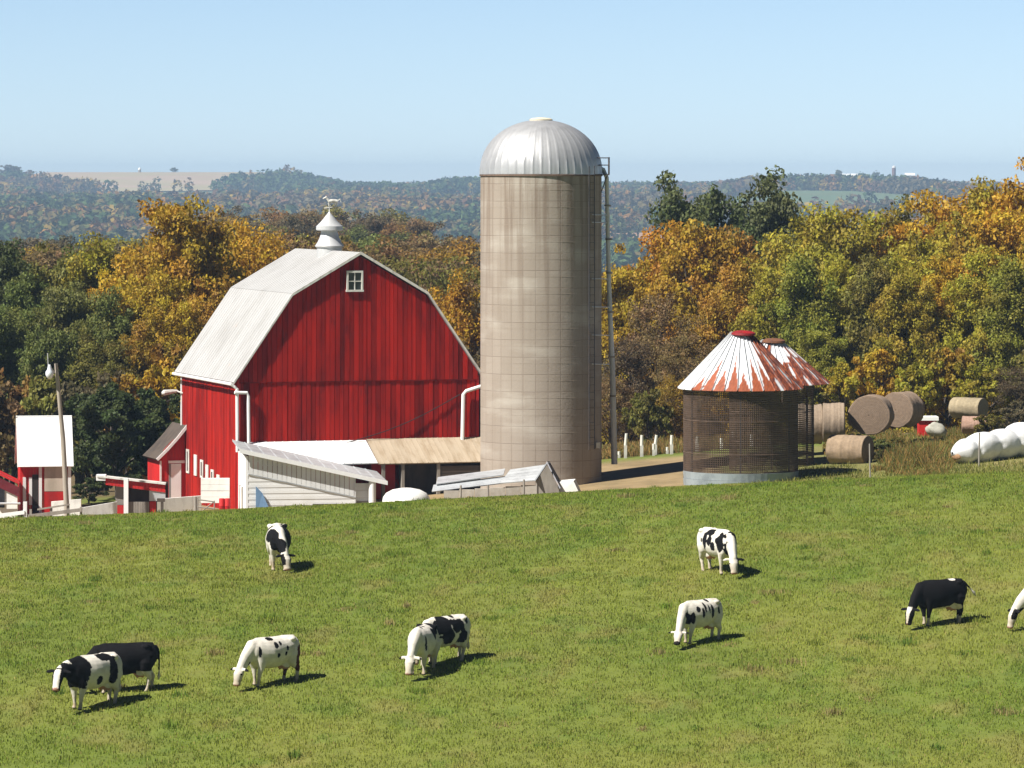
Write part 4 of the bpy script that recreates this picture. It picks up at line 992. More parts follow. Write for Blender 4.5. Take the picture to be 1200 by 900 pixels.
hv = MB(); q = P(700, 522, SD-1.2)-L0; hv.box(q.x-.05, q.x+.12, q.y-.12, q.y+.12, q.z-.12, q.z+.14); hv.build('switch_box', M['old_white'], silo)
bx = MB(); bx.hexa([(-.45, -.35, 0), (.45, -.45, 0), (.55, .35, 0), (-.35, .4, 0), (-.50, -.30, .50), (.18, -.40, .58), (.28, .35, .62), (-.40, .4, .55)])
g = P(667, 576, 182.5); tag(bx.build('plastic_crate', M['hutch'], None, False, Vector((g.x, g.y, g.z-.1))), 'tilted white block lying at the foot of the silo', 'crate')
bs = MB(); bs.box(-.18, .18, -.8, .8, -2.6, 0); g = P(560.6, 452, 197)
bso = bs.build('steel_panel', M['blue_steel'], None, False, g); bso.scale = (1, 1, 1)
tag(bso, 'narrow dark blue steel panel showing between red barn and silo', 'panel')

# ------------------------------------------------------------------ bunk feeder and little sheds below the silo
def wbox(name, px0, px1, py0, py1, D, th, mat, label, cat, rz=0.0, group=None, base=None):
    """board-like box filling that span of the photo at distance D"""
    x0, x1 = X(px0, D), X(px1, D); z1, z0 = Z(py0, D), Z(py1, D)
    if base is not None: z0 = base
    m = MB(); m.box(-(x1-x0)/2, (x1-x0)/2, 0, th, 0, z1-z0)
    o = m.build(name, mat, None, False, Vector(((x0+x1)/2, D, z0))); o.rotation_euler.z = rz
    return tag(o, label, cat, group)
g0 = P(575, 580, 183.0); g0.z = -14.1
bf = empty('feed_bunk', g0, 'long grey feed bunk with sloping ribbed metal sheets below the silo', 'feed bunk')
def q(px, py, D): return P(px, py, D)-g0
def sheet(name, a, b, c, d, n, mat, parent, tn=.06):
    m = MB()
    for i in range(n):
        f0, f1 = i/n, (i+1)/n-.01
        m.slab(a.lerp(d, f0), b.lerp(c, f0), b.lerp(c, f1), a.lerp(d, f1), .04, tones(tn))
    return m.build(name, mat, parent)
sheet('metal_sheet', q(511, 567, 183), q(590, 556, 183.6), q(592, 549, 185.2), q(513, 559, 184.6), 4, M['grey_metal'], bf)
sheet('metal_sheet', q(506, 576, 182.4), q(596, 565, 183), q(598, 557, 183.8), q(508, 568, 183.2), 4, M['grey_metal'], bf)
sheet('metal_sheet', q(586, 566, 182.2), q(634, 562, 182.2), q(640, 544, 184.2), q(598, 550, 184.2), 5, M['grey_metal'], bf, .10)
cw = MB()
for i in range(7):
    a = -2.0+i*.66; cw.box(a, a+.645, -.70, -.55, -.6, .86+.045*i, tones(.12))
cw.build('concrete_wall', M['concrete'], bf)
for px in (540, 572, 614, 629):
    pm = MB(); p_ = q(px, 582, 182); pm.tube([(p_.x, p_.y-.1, -.4), (p_.x, p_.y-.1, 1.12+.25*(px > 600))], .045, 6); pm.build('post', M['grey_wood'], bf)
gs = P(640, 580, 183); gs.z = -14.0
ss = empty('calf_shed', gs, 'small peaked grey shed at the silo foot with dark right roof slope', 'shed')
rl = lambda px, py, D: P(px, py, D)-gs
m = MB(); m.slab(rl(626, 563, 181.6), rl(641, 541, 182.4), rl(644, 541, 184.4), rl(629, 563, 184.2), .05); m.build('roof_slope', M['grey_metal'], ss)
m = MB(); m.slab(rl(641, 540.5, 182.4), rl(657, 572, 181.6), rl(662, 572, 184.0), rl(644, 540.5, 184.4), .05); m.build('roof_slope', M['dark_metal'], ss)
m = MB(); a, b, c = rl(630, 562, 181.8), rl(655, 574, 181.8), rl(641, 543.5, 182.5)
m.add([(-.5, a.y+.1, -.6), (.5, a.y+.1, -.6), (b.x, b.y+.1, b.z), (c.x, a.y+.1, c.z), (a.x, a.y+.1, a.z), (-.5, a.y+.16, -.6), (.5, a.y+.16, -.6), (b.x, b.y+.16, b.z), (c.x, a.y+.16, c.z), (a.x, a.y+.16, a.z)],
      [(0, 1, 2, 3, 4), (9, 8, 7, 6, 5), (0, 5, 6, 1), (1, 6, 7, 2), (2, 7, 8, 3), (3, 8, 9, 4), (4, 9, 5, 0)]); m.build('end_wall', M['grey_wood'], ss)
# calf hutch dome
hg = P(476, 592, 182); hb_ = MB(); hb_.lathe([(1.04, -.5), (1.03, .10), (.99, .34), (.86, .52), (.60, .66), (.25, .73), (.06, .74)], 28)
hu = hb_.build('calf_hutch', M['hutch'], None, True, Vector((hg.x, hg.y, hg.z))); tag(hu, 'low white domed calf hutch in front of the dark open lean-to', 'calf hutch')
dk = MB(); dk.box(-.46, -.26, -1.01, -.80, .0, .27); dk.build('opening', M['black'], hu)

# ------------------------------------------------------------------ left farmyard
def shed_left():
    gp = P(52, 600, 198); gp.z = gz(gp.x, 198)-.1
    e = empty('small_shed', gp, 'small red shed with steep white metal roof beside the lamp pole', 'shed', R(9))
    w2, dp = 1.17, 1.3; ze = Z(541, 198)-gp.z; zr = Z(487, 198)-gp.z
    rt = MB(); n = 9
    for i in range(n):
        a = -w2-.10+(2*w2+.2)*i/n; b = -w2-.10+(2*w2+.2)*(i+1)/n-.004
        rt.slab(Vector((a, -dp-.25, ze-.12)), Vector((b, -dp-.25, ze-.12)), Vector((b, 0, zr)), Vector((a, 0, zr)), .05, tones(.03))
    rt.build('roof', M['white_metal'], e)
    rt = MB(); rt.slab(Vector((-w2-.1, 0, zr)), Vector((w2+.1, 0, zr)), Vector((w2+.1, dp+.25, ze-.12)), Vector((-w2-.1, dp+.25, ze-.12)), .05); rt.build('back_roof', M['white_metal'], e)
    wl_ = MB(); x = -w2
    while x < w2-.01:
        b = min(x+.15, w2); wl_.box(x+.004, b-.004, -dp, -dp+.05, -.6, ze, tones(.08)); x = b
    wl_.build('wall', M['red_paint'], e)
    gb = MB(); k = 12
    for sx in (-w2, w2-.05):
        for i in range(k):
            a = -dp+.055+2*(dp-.06)*i/k; b = a+2*(dp-.06)/k-.006; t0 = ze+(zr-ze)*(1-abs((a+b)/2)/dp)-.12
            gb.box(sx, sx+.05, a, b, -.6, max(t0, ze-.1), tones(.08))
    gb.build('gable_wall', M['red_paint'], e)
    tr = MB()
    for sy in (-1, 1): tr.slab(Vector((-w2-.14, sy*(dp+.25), ze-.14)), Vector((-w2-.105, sy*(dp+.25), ze-.14)), Vector((-w2-.105, 0, zr+.01)), Vector((-w2-.14, 0, zr+.01)), .10) if sy < 0 else tr.slab(Vector((-w2-.14, 0, zr+.01)), Vector((-w2-.105, 0, zr+.01)), Vector((-w2-.105, dp+.25, ze-.14)), Vector((-w2-.14, dp+.25, ze-.14)), .10)
    tr.build('rake_trim', M['old_white'], e)
    ps = MB(); ps.box(-.32, -.18, -dp-.06, -dp-.004, -.6, ze-.04); ps.box(1.02, 1.16, -dp-.06, -dp-.004, -.6, ze-.04); ps.build('corner_post', M['white_paint'], e)
    ps = MB(); ps.box(-.06, .98, -dp-.05, -dp-.008, ze-1.28, ze-.16, .8); ps.build('upper_door', paint('cream_boards', (.55, .47, .38), (.42, .36, .28), 2, (1, 1, .3)), e)
    ps = MB(); ps.box(-.06, .98, -dp-.05, -dp-.008, -.5, ze-1.30); ps.build('lower_door', M['red_paint'], e)
    for i in range(2):
        ps = MB(); ps.box(-w2+.12+i*.28, -w2+.26+i*.28, -dp-.05, -dp-.006, ze-1.9, ze-.62); ps.build('white_stripe', M['white_paint'], e)
    ps = MB(); ps.box(-.62, -.34, -dp-.03, -dp-.004, -.5, ze-.5, .4); ps.build('doorway', M['dark_wood'], e)
shed_left()
def red_roof_shed():
    gp = P(4, 605, 194); gp.z = gz(gp.x, 194)-.1
    e = empty('red_roofed_shed', gp, 'red roofed grey fronted shed cut off by the left edge', 'shed')
    r = lambda px, py, D=194: P(px, py, D)-gp
    m = MB(); m.slab(r(-30, 541), r(23, 566), r(22, 562, 198), r(-30, 536, 198), .07); m.build('roof', M['red_paint'], e)
    m = MB(); a, b = r(-30, 546), r(22, 571)
    m.hexa([(a.x, .05, a.z-.45), (b.x, .05, b.z-.45), (b.x, .10, b.z-.45), (a.x, .10, a.z-.45), (a.x, .05, a.z), (b.x, .05, b.z), (b.x, .10, b.z), (a.x, .10, a.z)]); m.build('eave_boards', paint('dark_red_boards', (.16, .012, .02), (.10, .01, .015), 2), e)
    m = MB(); m.hexa([(a.x, .12, -.5), (b.x-.08, .12, -.5), (b.x-.08, .2, -.5), (a.x, .2, -.5), (a.x, .12, a.z-.3), (b.x-.08, .12, b.z-.3), (b.x-.08, .2, b.z-.3), (a.x, .2, a.z-.3)]); m.build('wall', M['white_wash'], e)
    m = MB(); p0, p1 = r(0, 572), r(5, 595); m.box(p0.x-.15, p1.x, .06, .118, p1.z, p0.z); m.build('opening', M['black'], e)
    m = MB(); p0, p1 = r(-6, 590), r(24, 590); m.tube([(p0.x, -.05, p0.z), (p1.x, -.05, p1.z)], .05, 6); m.build('rail', M['galv'], e)
red_roof_shed()
# leaning lamp pole
pb = P(79.5, 600, 187); pt = P(65.5, 426, 187); gp = Vector((pb.x, 187, gz(pb.x, 187)-.2)); 
lp = empty('lamp_pole', gp, 'leaning grey wooden pole with a white yard lamp near its top', 'lamp pole')
m = MB(); m.tube([(0, 0, 0), pb.lerp(pt, .5)-gp+Vector((.05, 0, 0)), pt-gp], [.125, .10, .075], 10); m.build('pole', M['pale_bark'], lp, True)
m = MB(); a = P(66.5, 440, 187)-gp; b = P(58, 433, 186.7)-gp; m.tube([a, b+Vector((.05, 0, .1)), b], .025, 6); arm = m.build('lamp_arm', M['galv'], lp)
m = MB(); m.lathe([(.05, .22), (.08, .12), (.10, 0), (.17, -.1), (.18, -.22), (.12, -.36), (.03, -.42)], 14, b); m.build('lamp_head', M['lamp_glass'], arm, True)
m = MB(); m.tube([b+Vector((-.05, 0, .1)), b+Vector((-.08, 0, .72))], .02, 5); m.build('lamp_rod', M['galv'], arm)
# open red roofed manger shed
def manger():
    gp = P(150, 606, 189.5); gp.z = gz(gp.x, 189.5)-.05
    e = empty('manger_shed', gp, 'low open red manger shed with white fascia end and white post', 'shed')
    r = lambda px, py, D=189.5: P(px, py, D)-gp
    m = MB(); m.slab(r(114, 557, 189.3), r(194, 566, 189.3), r(195, 565, 190.6), r(115, 556, 190.6), .08); m.build('roof', M['old_white'], e)
    m = MB(); a, b = r(124, 558.5), r(194, 567.5)
    for i in range(18):
        f0, f1 = i/18, (i+1)/18-.004; p0 = a.lerp(b, f0); p1 = a.lerp(b, f1)
        m.hexa([(p0.x, -.10, p0.z-.36), (p1.x, -.10, p1.z-.36), (p1.x, -.05, p1.z-.36), (p0.x, -.05, p0.z-.36), (p0.x, -.10, p0.z-.02), (p1.x, -.10, p1.z-.02), (p1.x, -.05, p1.z-.02), (p0.x, -.05, p0.z-.02)], tones(.1))
    m.build('fascia', M['red_paint'], e)
    m = MB(); p = r(113, 556); m.box(p.x, p.x+.42, -.16, .3, p.z-.26, p.z-.005); m.build('fascia_end', M['white_paint'], e)
    m = MB(); p = r(145.5, 560); m.box(p.x, p.x+.20, -.22, -.11, -.5, p.z); m.build('post', M['white_paint'], e)
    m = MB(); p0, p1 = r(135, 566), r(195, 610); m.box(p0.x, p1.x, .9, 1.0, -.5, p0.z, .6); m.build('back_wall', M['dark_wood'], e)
    m = MB(); p0, p1 = r(151, 588), r(175, 610)
    for i in range(12):
        a = p0.x+(p1.x-p0.x)*i/12; m.box(a, a+(p1.x-p0.x)/12-.008, -.08, -.03, -.5, p0.z, tones(.18))
    m.build('lower_boards', M['grey_wood'], e)
    m = MB(); p0, p1 = r(175, 574), r(194, 587); m.box(p0.x, p1.x, -.06, -.02, p1.z, p0.z); m.build('side_panel', M['grey_metal'], e)
    m = MB(); p0, p1 = r(175.5, 587.5), r(183, 612); m.box(p0.x, p1.x, -.08, -.03, -.5, p0.z); m.build('red_gate', M['red_paint'], e)
    m = MB(); p0, p1 = r(137, 592), r(145, 612); m.box(p0.x, p1.x, -.05, .0, -.5, p0.z, .8); m.build('red_panel', M['red_paint'], e)
    m = MB(); p0, p1 = r(135, 568), r(145, 592); m.box(p0.x, p1.x, .2, .25, p1.z, p0.z, .8); m.build('grey_panel', M['grey_wood'], e)
manger()
def lowwall(px0, px1, y0, y1, D, D2, label, mat='white_wash', n=5):
    a, b = P(px0, y0, D), P(px1, y1, D2); m = MB(); zb = min(gz(a.x, D), gz(b.x, D2))-.5
    for i in range(n):
        p, q_ = a.lerp(b, i/n), a.lerp(b, (i+1)/n-.003)
        m.hexa([(p.x, p.y, zb), (q_.x, q_.y, zb), (q_.x, q_.y+.2, zb), (p.x, p.y+.2, zb), (p.x, p.y, p.z), (q_.x, q_.y, q_.z), (q_.x, q_.y+.2, q_.z), (p.x, p.y+.2, p.z)], tones(.07))
    o = m.build('low_wall', M[mat]); o['label'] = label; o['category'] = 'wall'; return o
lowwall(184, 236, 585, 581, 186.5, 187.5, 'low whitewashed wall before the red lean-to door of the barn')
lowwall(96, 137, 595, 588, 188, 188.5, 'low white wall below the dark green tree, left of the manger shed')
lowwall(60, 95, 588, 585, 193, 193, 'low white wall at the foot of the lamp pole')
m = MB()
for i in range(4): m.box(-.62, .62, -.03+.01*(i % 2), .30, i*.27, i*.27+.262, tones(.07))
g = P(252, 584, 186.5); o = m.build('feed_box', M['white_wash'], None, False, Vector((g.x, g.y, g.z-.2))); o.scale.z = 1.0
tag(o, 'white slatted block standing against the front corner of the barn', 'feed box')
# small gate and red barrels before it
g = P(243, 603, 184.5); zg = gz(g.x, 184.5)
gt = empty('metal_gate', (g.x, 184.5, zg), 'little grey pipe gate between white wall and red barrels', 'gate')
m = MB(); h_ = Z(584, 184.5)-zg
for a, b in (((-.42, 0, -.2), (-.42, 0, h_)), ((.30, 0, -.2), (.30, 0, h_-.1)), ((-.42, 0, h_*.95), (.30, 0, h_*.85)), ((-.42, 0, h_*.62), (.30, 0, h_*.55)), ((-.42, 0, h_*.3), (.30, 0, h_*.25)), ((-.40, 0, h_*.3), (.28, 0, h_*.85))): m.tube([a, b], .028, 6)
m.build('frame', M['grey_wood'], gt)
m = MB(); m.tube([(-.50, 0, -.3), (-.52, 0, h_+.08)], .06, 7); m.build('post', M['grey_wood'], gt)
for px, lab in ((260, 'red barrel left of its twin, beside the white milk house corner'), (266.5, 'red barrel next to the white milk house corner, the right one of two')):
    g = P(px, 602, 184.8); zg = gz(g.x, 184.8)-.1; h_ = Z(584, 184.8)-zg
    m = MB(); m.lathe([(.10, 0), (.125, .02), (.125, h_*.32), (.135, h_*.34), (.125, h_*.36), (.125, h_*.66), (.135, h_*.68), (.125, h_*.7), (.125, h_-.02), (.11, h_)], 14); o = m.build('barrel', M['red_paint'], None, True, Vector((g.x, g.y, zg))); tag(o, lab, 'barrel', 'red barrels by the milk house')
g = P(190, 600, 184); zg = gz(g.x, 184); m = MB(); m.box(-.06, .06, -.05, .05, -.3, Z(588, 184)-zg); m.box(-.22, .12, -.06, .06, Z(588, 184)-zg, Z(584, 184)-zg)
tag(m.build('gate_post', M['dark_wood'], None, False, Vector((g.x, g.y, zg))), 'short dark post in front of the low whitewashed wall', 'post')
# fences at far left
def rail_fence(name, posts, rails, D, mat, label, pr=.06, th=.05):
    x0 = X(posts[0], D); zg = gz(x0, D); e = empty(name, (x0, D, zg), label, 'fence')
    for px, yt in zip(posts, rails[0][1:] if False else [r_ for r_ in rails[0]]):
        m = MB(); xx = X(px, D)-x0; m.box(xx-pr, xx+pr, -pr, pr, gz(X(px, D), D)-zg-.5, Z(yt, D)-zg); m.build('post', mat, e)
    for (pa, ya, pb_, yb, h2) in rails[1]:
        m = MB(); a, b = X(pa, D)-x0, X(pb_, D)-x0; za, zb = Z(ya, D)-zg, Z(yb, D)-zg
        m.hexa([(a, -pr-th, za-h2), (b, -pr-th, zb-h2), (b, -pr-.003, zb-h2), (a, -pr-.003, za-h2), (a, -pr-th, za), (b, -pr-th, zb), (b, -pr-.003, zb), (a, -pr-.003, za)], tones(.1)); m.build('rail', mat, e)
    return e
rail_fence('board_fence', [-8, 29.5], [[588, 588], [(-10, 603, 29, 598, .16), (-10, 612, 29, 608, .2)]], 186, M['white_paint'], 'white board fence with thick white post at the left edge', .08)
rail_fence('board_fence', [36, 60, 80, 95], [[597, 594, 592, 594], [(33, 603, 96, 595, .16), (36, 610, 96, 605, .13), (44, 596, 82, 590, .07)]], 185, M['grey_wood'], 'low grey board fence at the foot of the lamp pole', .05)

# ------------------------------------------------------------------ corn cribs
def crib(px, pe0, pe1, pywall, yeave, yapex, D, pr0, label, seed, rusty, basepart, wires=True):
    x = X(px, D); zb = gz(x, D)-.1; rr = random.Random(seed)
    Rw = (pe1-pe0)/2/F*D; Rr = pr0/F*D; he = Z(yeave, D)-zb; ha = Z(yapex, D)-zb; hw = he+.12
    e = empty('corn_crib', (x, D, zb), label, 'corn crib')
    m = MB(); nv = int(2*math.pi*Rw/.085)
    for k in range(nv):
        a = 2*math.pi*k/nv; c, s = math.cos(a), math.sin(a)
        m.box(Rw*c-.010, Rw*c+.010, Rw*s-.010, Rw*s+.010, 0, hw, tones(.2))
    z = .1
    while z < hw:
        n = 56; rad = Rw+.012
        for k in range(n):
            a0, a1 = 2*math.pi*k/n, 2*math.pi*(k+1)/n
            for (ra, za) in ((rad, z),):
                p0, p1 = Vector((ra*math.cos(a0), ra*math.sin(a0), za)), Vector((ra*math.cos(a1), ra*math.sin(a1), za)); nrm = Vector((math.cos((a0+a1)/2), math.sin((a0+a1)/2), 0))*.008
                m.add([p0-nrm-Vector((0, 0, .014)), p1-nrm-Vector((0, 0, .014)), p1+nrm+Vector((0, 0, .014)), p0+nrm+Vector((0, 0, .014))], [(0, 1, 2, 3)], tones(.2))
        z += .09
    m.build('wire_wall', M['wire'], e)
    for k in range(6):
        a = 2*math.pi*(k+.45)/6; p = MB(); p.tube([((Rw-.05)*math.cos(a), (Rw-.05)*math.sin(a), -.3), ((Rw-.05)*math.cos(a), (Rw-.05)*math.sin(a), hw)], .035, 6); p.build('post', M['dark_metal'], e)
    for z in (hw*.33, hw*.66, hw-.03):
        p = MB(); n = 56; p.tube([((Rw+.014)*math.cos(2*math.pi*k/n), (Rw+.02)*math.sin(2*math.pi*k/n), z) for k in range(n+1)], .013, 5, cap=False); p.build('band', M['wire'], e)
    # roof of ribbed panels, each rusted from the eaves up to its own height
    NP, NR = 30, 30; V, Q, C = [], [], []; r_top = .38
    pal = (np.array((.66, .67, .68)), np.array((.28, .072, .028)), np.array((.12, .036, .025)))
    for k in range(NP):
        a0, a1 = 2*math.pi*k/NP, 2*math.pi*(k+1)/NP; am = (a0+a1)/2
        facing = math.atan2(math.sin(am+math.pi/2), math.cos(am+math.pi/2))     # 0 = towards the viewer, + = to the right
        if rusty: base_h = rr.uniform(.45, 1.05) if facing > -.9 else rr.uniform(.2, .7)
        else:
            base_h = (rr.uniform(.38, .62) if -.75 < facing < .45 else rr.uniform(.0, .30) if facing <= -.75 else rr.uniform(.8, 1.1) if .62 < facing < 2.4 else rr.uniform(.1, .4))
            if -.75 < facing < .45 and k % 2 == 0: base_h *= rr.choice((.75, 1.0))
            if facing < -1.0: base_h = 0
        side_ = rr.uniform(.35, .65)
        for j in range(NR+1):
            f = j/NR; rad = Rr+(r_top-Rr)*f; zz = he+(ha-he)*f+.10*math.sin(math.pi*f)*.0
            for i2, t_ in enumerate((0, .06, .17, .28, .39, .5, .61, .72, .83, .94)):
                a = a0+(a1-a0)*t_; lift = .045 if t_ == 0 else 0
                V.append(((rad+lift)*math.cos(a), (rad+lift)*math.sin(a), zz+lift))
                wdt = 1-f/max(base_h, .01)
                solid = rusty or facing > .62
                on = base_h > 0 and f < base_h and (abs(t_-side_) < .02+.52*wdt**1.25+rr.uniform(-.04, .04) if not solid else not (abs(t_-side_-.1) < .22*math.sin(f*9+k*2.3)-.02))
                dark = (rusty and rr.random() < .35) or (facing > .62 and rr.random() < .5)
                cc_ = pal[0]*rr.uniform(.86, 1.04) if not on else (pal[2] if dark else pal[1])*rr.uniform(.75, 1.2)
                if t_ == 0: cc_ = cc_*.75
                C.append(cc_)
    per = (NR+1)*10
    for k in range(NP):
        for j in range(NR):
            for i2 in range(10):
                a = k*per+j*10+i2; b = k*per+j*10+i2+1 if i2 < 9 else ((k+1) % NP)*per+j*10
                a2 = a+10; b2 = b+10
                Q.append((a, b, b2, a2))
    me = np_mesh('roof', np.array(V), np.array(Q), {'col': np.array(C)}, False); ro = link('roof', me, M['crib_roof'], e)
    sm = ro.modifiers.new('thickness', 'SOLIDIFY'); sm.thickness = .02
    p = MB(); p.lathe([(.40, -.10), (.52, -.06), (.50, .02), (.34, .09), (.05, .12)], 20, (0, 0, ha)); cpo = p.build('roof_cap', M['red_cap'] if not rusty else M['rust_metal'], e, True); cpo.rotation_euler = (R(2), R(1), 0)
    if basepart:
        p = MB(); a0, a1 = R(190), R(345); n = 24
        for k in range(n):
            u0, u1 = a0+(a1-a0)*k/n, a0+(a1-a0)*(k+1)/n
            for zi in range(2):
                z0_, z1_ = .0+zi*.30, .0+zi*.30+.29; ro_ = Rw+.05; ri = Rw+.03
                p.hexa([(ro_*math.cos(u0), ro_*math.sin(u0), z0_), (ro_*math.cos(u1), ro_*math.sin(u1), z0_), (ri*math.cos(u1), ri*math.sin(u1), z0_), (ri*math.cos(u0), ri*math.sin(u0), z0_),
                        ((ro_+.03)*math.cos(u0), (ro_+.03)*math.sin(u0), z1_), ((ro_+.03)*math.cos(u1), (ro_+.03)*math.sin(u1), z1_), (ri*math.cos(u1), ri*math.sin(u1), z1_), (ri*math.cos(u0), ri*math.sin(u0), z1_)], tones(.05))
        p.build('base_sheet', paint('blue_grey_sheet', (.33, .37, .39), (.22, .25, .27), 1.5, rough=.5, metal=.2, tone=True), e)
    return e
crib(868, 801, 935, 455, 455, 390, 181, 73, 'larger wire corn crib with conical white roof streaked orange with rust', 4, False, True)
crib(904, 856, 955, 455, 449, 399, 188.5, 68, 'smaller wire corn crib behind, its conical roof almost wholly rusted', 9, True, False)

# ------------------------------------------------------------------ hay bales
def bale(px, py, D, rad, length, rz, label, col=(.30, .22, .13), sag=.92, zadd=0.0, tilt=0.0):
    """round bale: spiral ends, axis along its own y, centre at that pixel"""
    n, rings = 48, 26; V, C, Q = [], [], []; rr = random.Random(int(px*7+py))
    def ring(r, y, c):
        for k in range(n):
            a = 2*math.pi*k/n; w_ = 1+.045*mnoise.noise(Vector((math.cos(a)*2.2+px, math.sin(a)*2.2, y*2)))+.02*mnoise.noise(Vector((math.cos(a)*7+px, math.sin(a)*7, y*5)))
            V.append((r*w_*math.cos(a), y, r*w_*math.sin(a)*sag)); C.append(np.array(col)*c)
    for j in range(rings+1):
        f = max(j/rings, .02); bulge = .05*(1-f*f); ring(rad*f, -length/2-bulge-(.012 if j % 2 else 0), (.72 if j % 2 else 1.0)*rr.uniform(.9, 1.06))
    for y in np.linspace(-length/2+.03, length/2-.03, 18): ring(rad*(1.012 if rr.random() < .5 else 1.0), float(y), rr.uniform(.85, 1.12)*1.12)
    for j in range(rings, -1, -1):
        f = max(j/rings, .02); ring(rad*f, length/2+.05*(1-f*f)+(.012 if j % 2 else 0), (.72 if j % 2 else 1.0))
    m_ = len(V)//n
    for j in range(m_-1):
        for k in range(n): Q.append((j*n+k, j*n+(k+1) % n, (j+1)*n+(k+1) % n, (j+1)*n+k))
    V = np.array(V); me = np_mesh('hay_bale', V, np.array(Q), {'col': np.array(C)}, True)
    o = link('hay_bale', me, M['bale']); c = P(px, py, D); o.location = (c.x, c.y, max(c.z, gz(c.x, c.y)+rad*sag*.92)+zadd); o.rotation_euler = (0, tilt, rz)
    return tag(o, label, 'hay bale', 'round hay bales right of the corn cribs')
bale(1021, 486, 195, .97, 1.25, R(-14), 'largest brown round bale showing its spiral end to the viewer', (.23, .165, .115))
bale(1057, 480, 197.2, .88, 1.2, R(-32), 'brown round bale leaning behind the largest spiral ended bale', (.23, .165, .115))
bale(948, 497, 194.5, .98, 1.15, R(90), 'round bale seen side on through the edge of the smaller crib', (.25, .19, .135))
bale(977, 495, 194.0, .95, .95, R(86), 'round bale seen side on between the smaller crib and the spiral ended bale', (.25, .19, .135))
bale(996, 527, 187.2, .70, 1.7, R(62), 'brown round bale lying low in front of the side on bales', (.24, .175, .115))
bale(1135, 478, 199.5, .58, 1.5, R(58), 'weathered grey green bale high up near the bare branches', (.27, .22, .14), .82)
bale(1142, 498, 198.0, .44, 1.1, R(80), 'small pinkish brown bale lying under the weathered grey green bale', (.30, .19, .14))
# rock
rk = MB(); rk.add(*ellipsoid((0, 0, 0), (.50, .45, .36), None, 24, 14)); g = P(1098, 504, 200)
ro = rk.build('boulder', M['stone'], None, True, Vector((g.x, g.y, g.z)))
for v in ro.data.vertices: v.co *= 1+.30*mnoise.noise(v.co*2.6)+.10*mnoise.noise(v.co*7)
tag(ro, 'pale boulder in the weeds beside the little red shed end', 'boulder')
g = P(1087, 494, 203); rs_ = empty('field_hut', (g.x, g.y, g.z-.5), 'tiny red hut with white roof edge, half hidden in weeds behind bales', 'hut')
m = MB(); m.box(-.40, .40, 0, 1.0, -1.2, .55); m.build('wall', M['red_paint'], rs_)
m = MB(); m.box(-.52, .52, -.10, 1.1, .552, .72); m.box(.402, .50, -.05, 0.02, -.3, .551); m.build('roof', M['white_paint'], rs_)
# white plastic wrapped bale row
def silage_row():
    a = P(1116, 545, 182.5); dr_ = Vector((math.cos(R(40)), math.sin(R(40)), 0)); b = a+dr_*9.5; a.z = gz(a.x, a.y); b.z = gz(b.x, b.y)+.1; ln = 9.5
    rr = random.Random(5); n, m_ = 40, 96; V, Q = [], []
    e = empty('wrapped_bale_row', a, 'row of round bales wrapped in white plastic, bulging, running off the right edge', 'silage bales', R(40))
    step = 1.22; slope = (b.z-a.z)/ln
    for j in range(m_+1):
        s = ln*j/m_; ph = (s % step)/step; kk = int(s/step)
        r0 = .56+.03*math.sin(kk*2.1)+.07*min(kk, 3)
        bulge = .82+.20*math.sin(math.pi*ph)**.55
        endf = min(1, (s/.75+.02))**.55
        rad = r0*bulge*endf
        for k in range(n):
            an = 2*math.pi*k/n
            fold = 1+.03*mnoise.noise(Vector((math.cos(an)*5, math.sin(an)*5, s*4)))+.03*math.sin(an*9+kk*1.3)*(1-math.sin(math.pi*ph))+.02*mnoise.noise(Vector((math.cos(an)*2, math.sin(an)*2, s*1.6)))
            dro = .06*max(0, -math.sin(an))
            V.append((s, rad*fold*math.cos(an)*(1+dro*2), r0*.93+s*slope+rad*fold*math.sin(an)*(.97)))
    for j in range(m_):
        for k in range(n): Q.append((j*n+k, (j+1)*n+k, (j+1)*n+(k+1) % n, j*n+(k+1) % n))
    Q = np.array(Q); o = link('plastic_wrap', np_mesh('plastic_wrap', np.array(V), Q, None, True), M['plastic'], e)
    t = MB(); t.add(*ellipsoid((.13, -.12, .36), (.09, .26, .13), None, 12, 7)); t.build('torn_hay', paint('torn_hay', (.30, .17, .08), (.2, .11, .05), 6, bmp=.6), e)
silage_row()
m = MB(); g = P(1147, 552, 181); zg = gz(g.x, 181); m.tube([(0, 0, -.3), (.03, 0, Z(507, 181)-zg)], .035, 6)
tag(m.build('thin_post', M['grey_wood'], None, False, Vector((g.x, 181, zg))), 'thin grey post standing in front of the white wrapped bales', 'post')
m = MB(); g = P(1020, 555, 176); zg = gz(g.x, 176); m.tube([(0, 0, -.3), (-.03, .05, Z(520, 176)-zg)], .032, 6)
tag(m.build('thin_post', M['grey_wood'], None, False, Vector((g.x, 176, zg))), 'thin leaning post in front of the tan low bale', 'post')

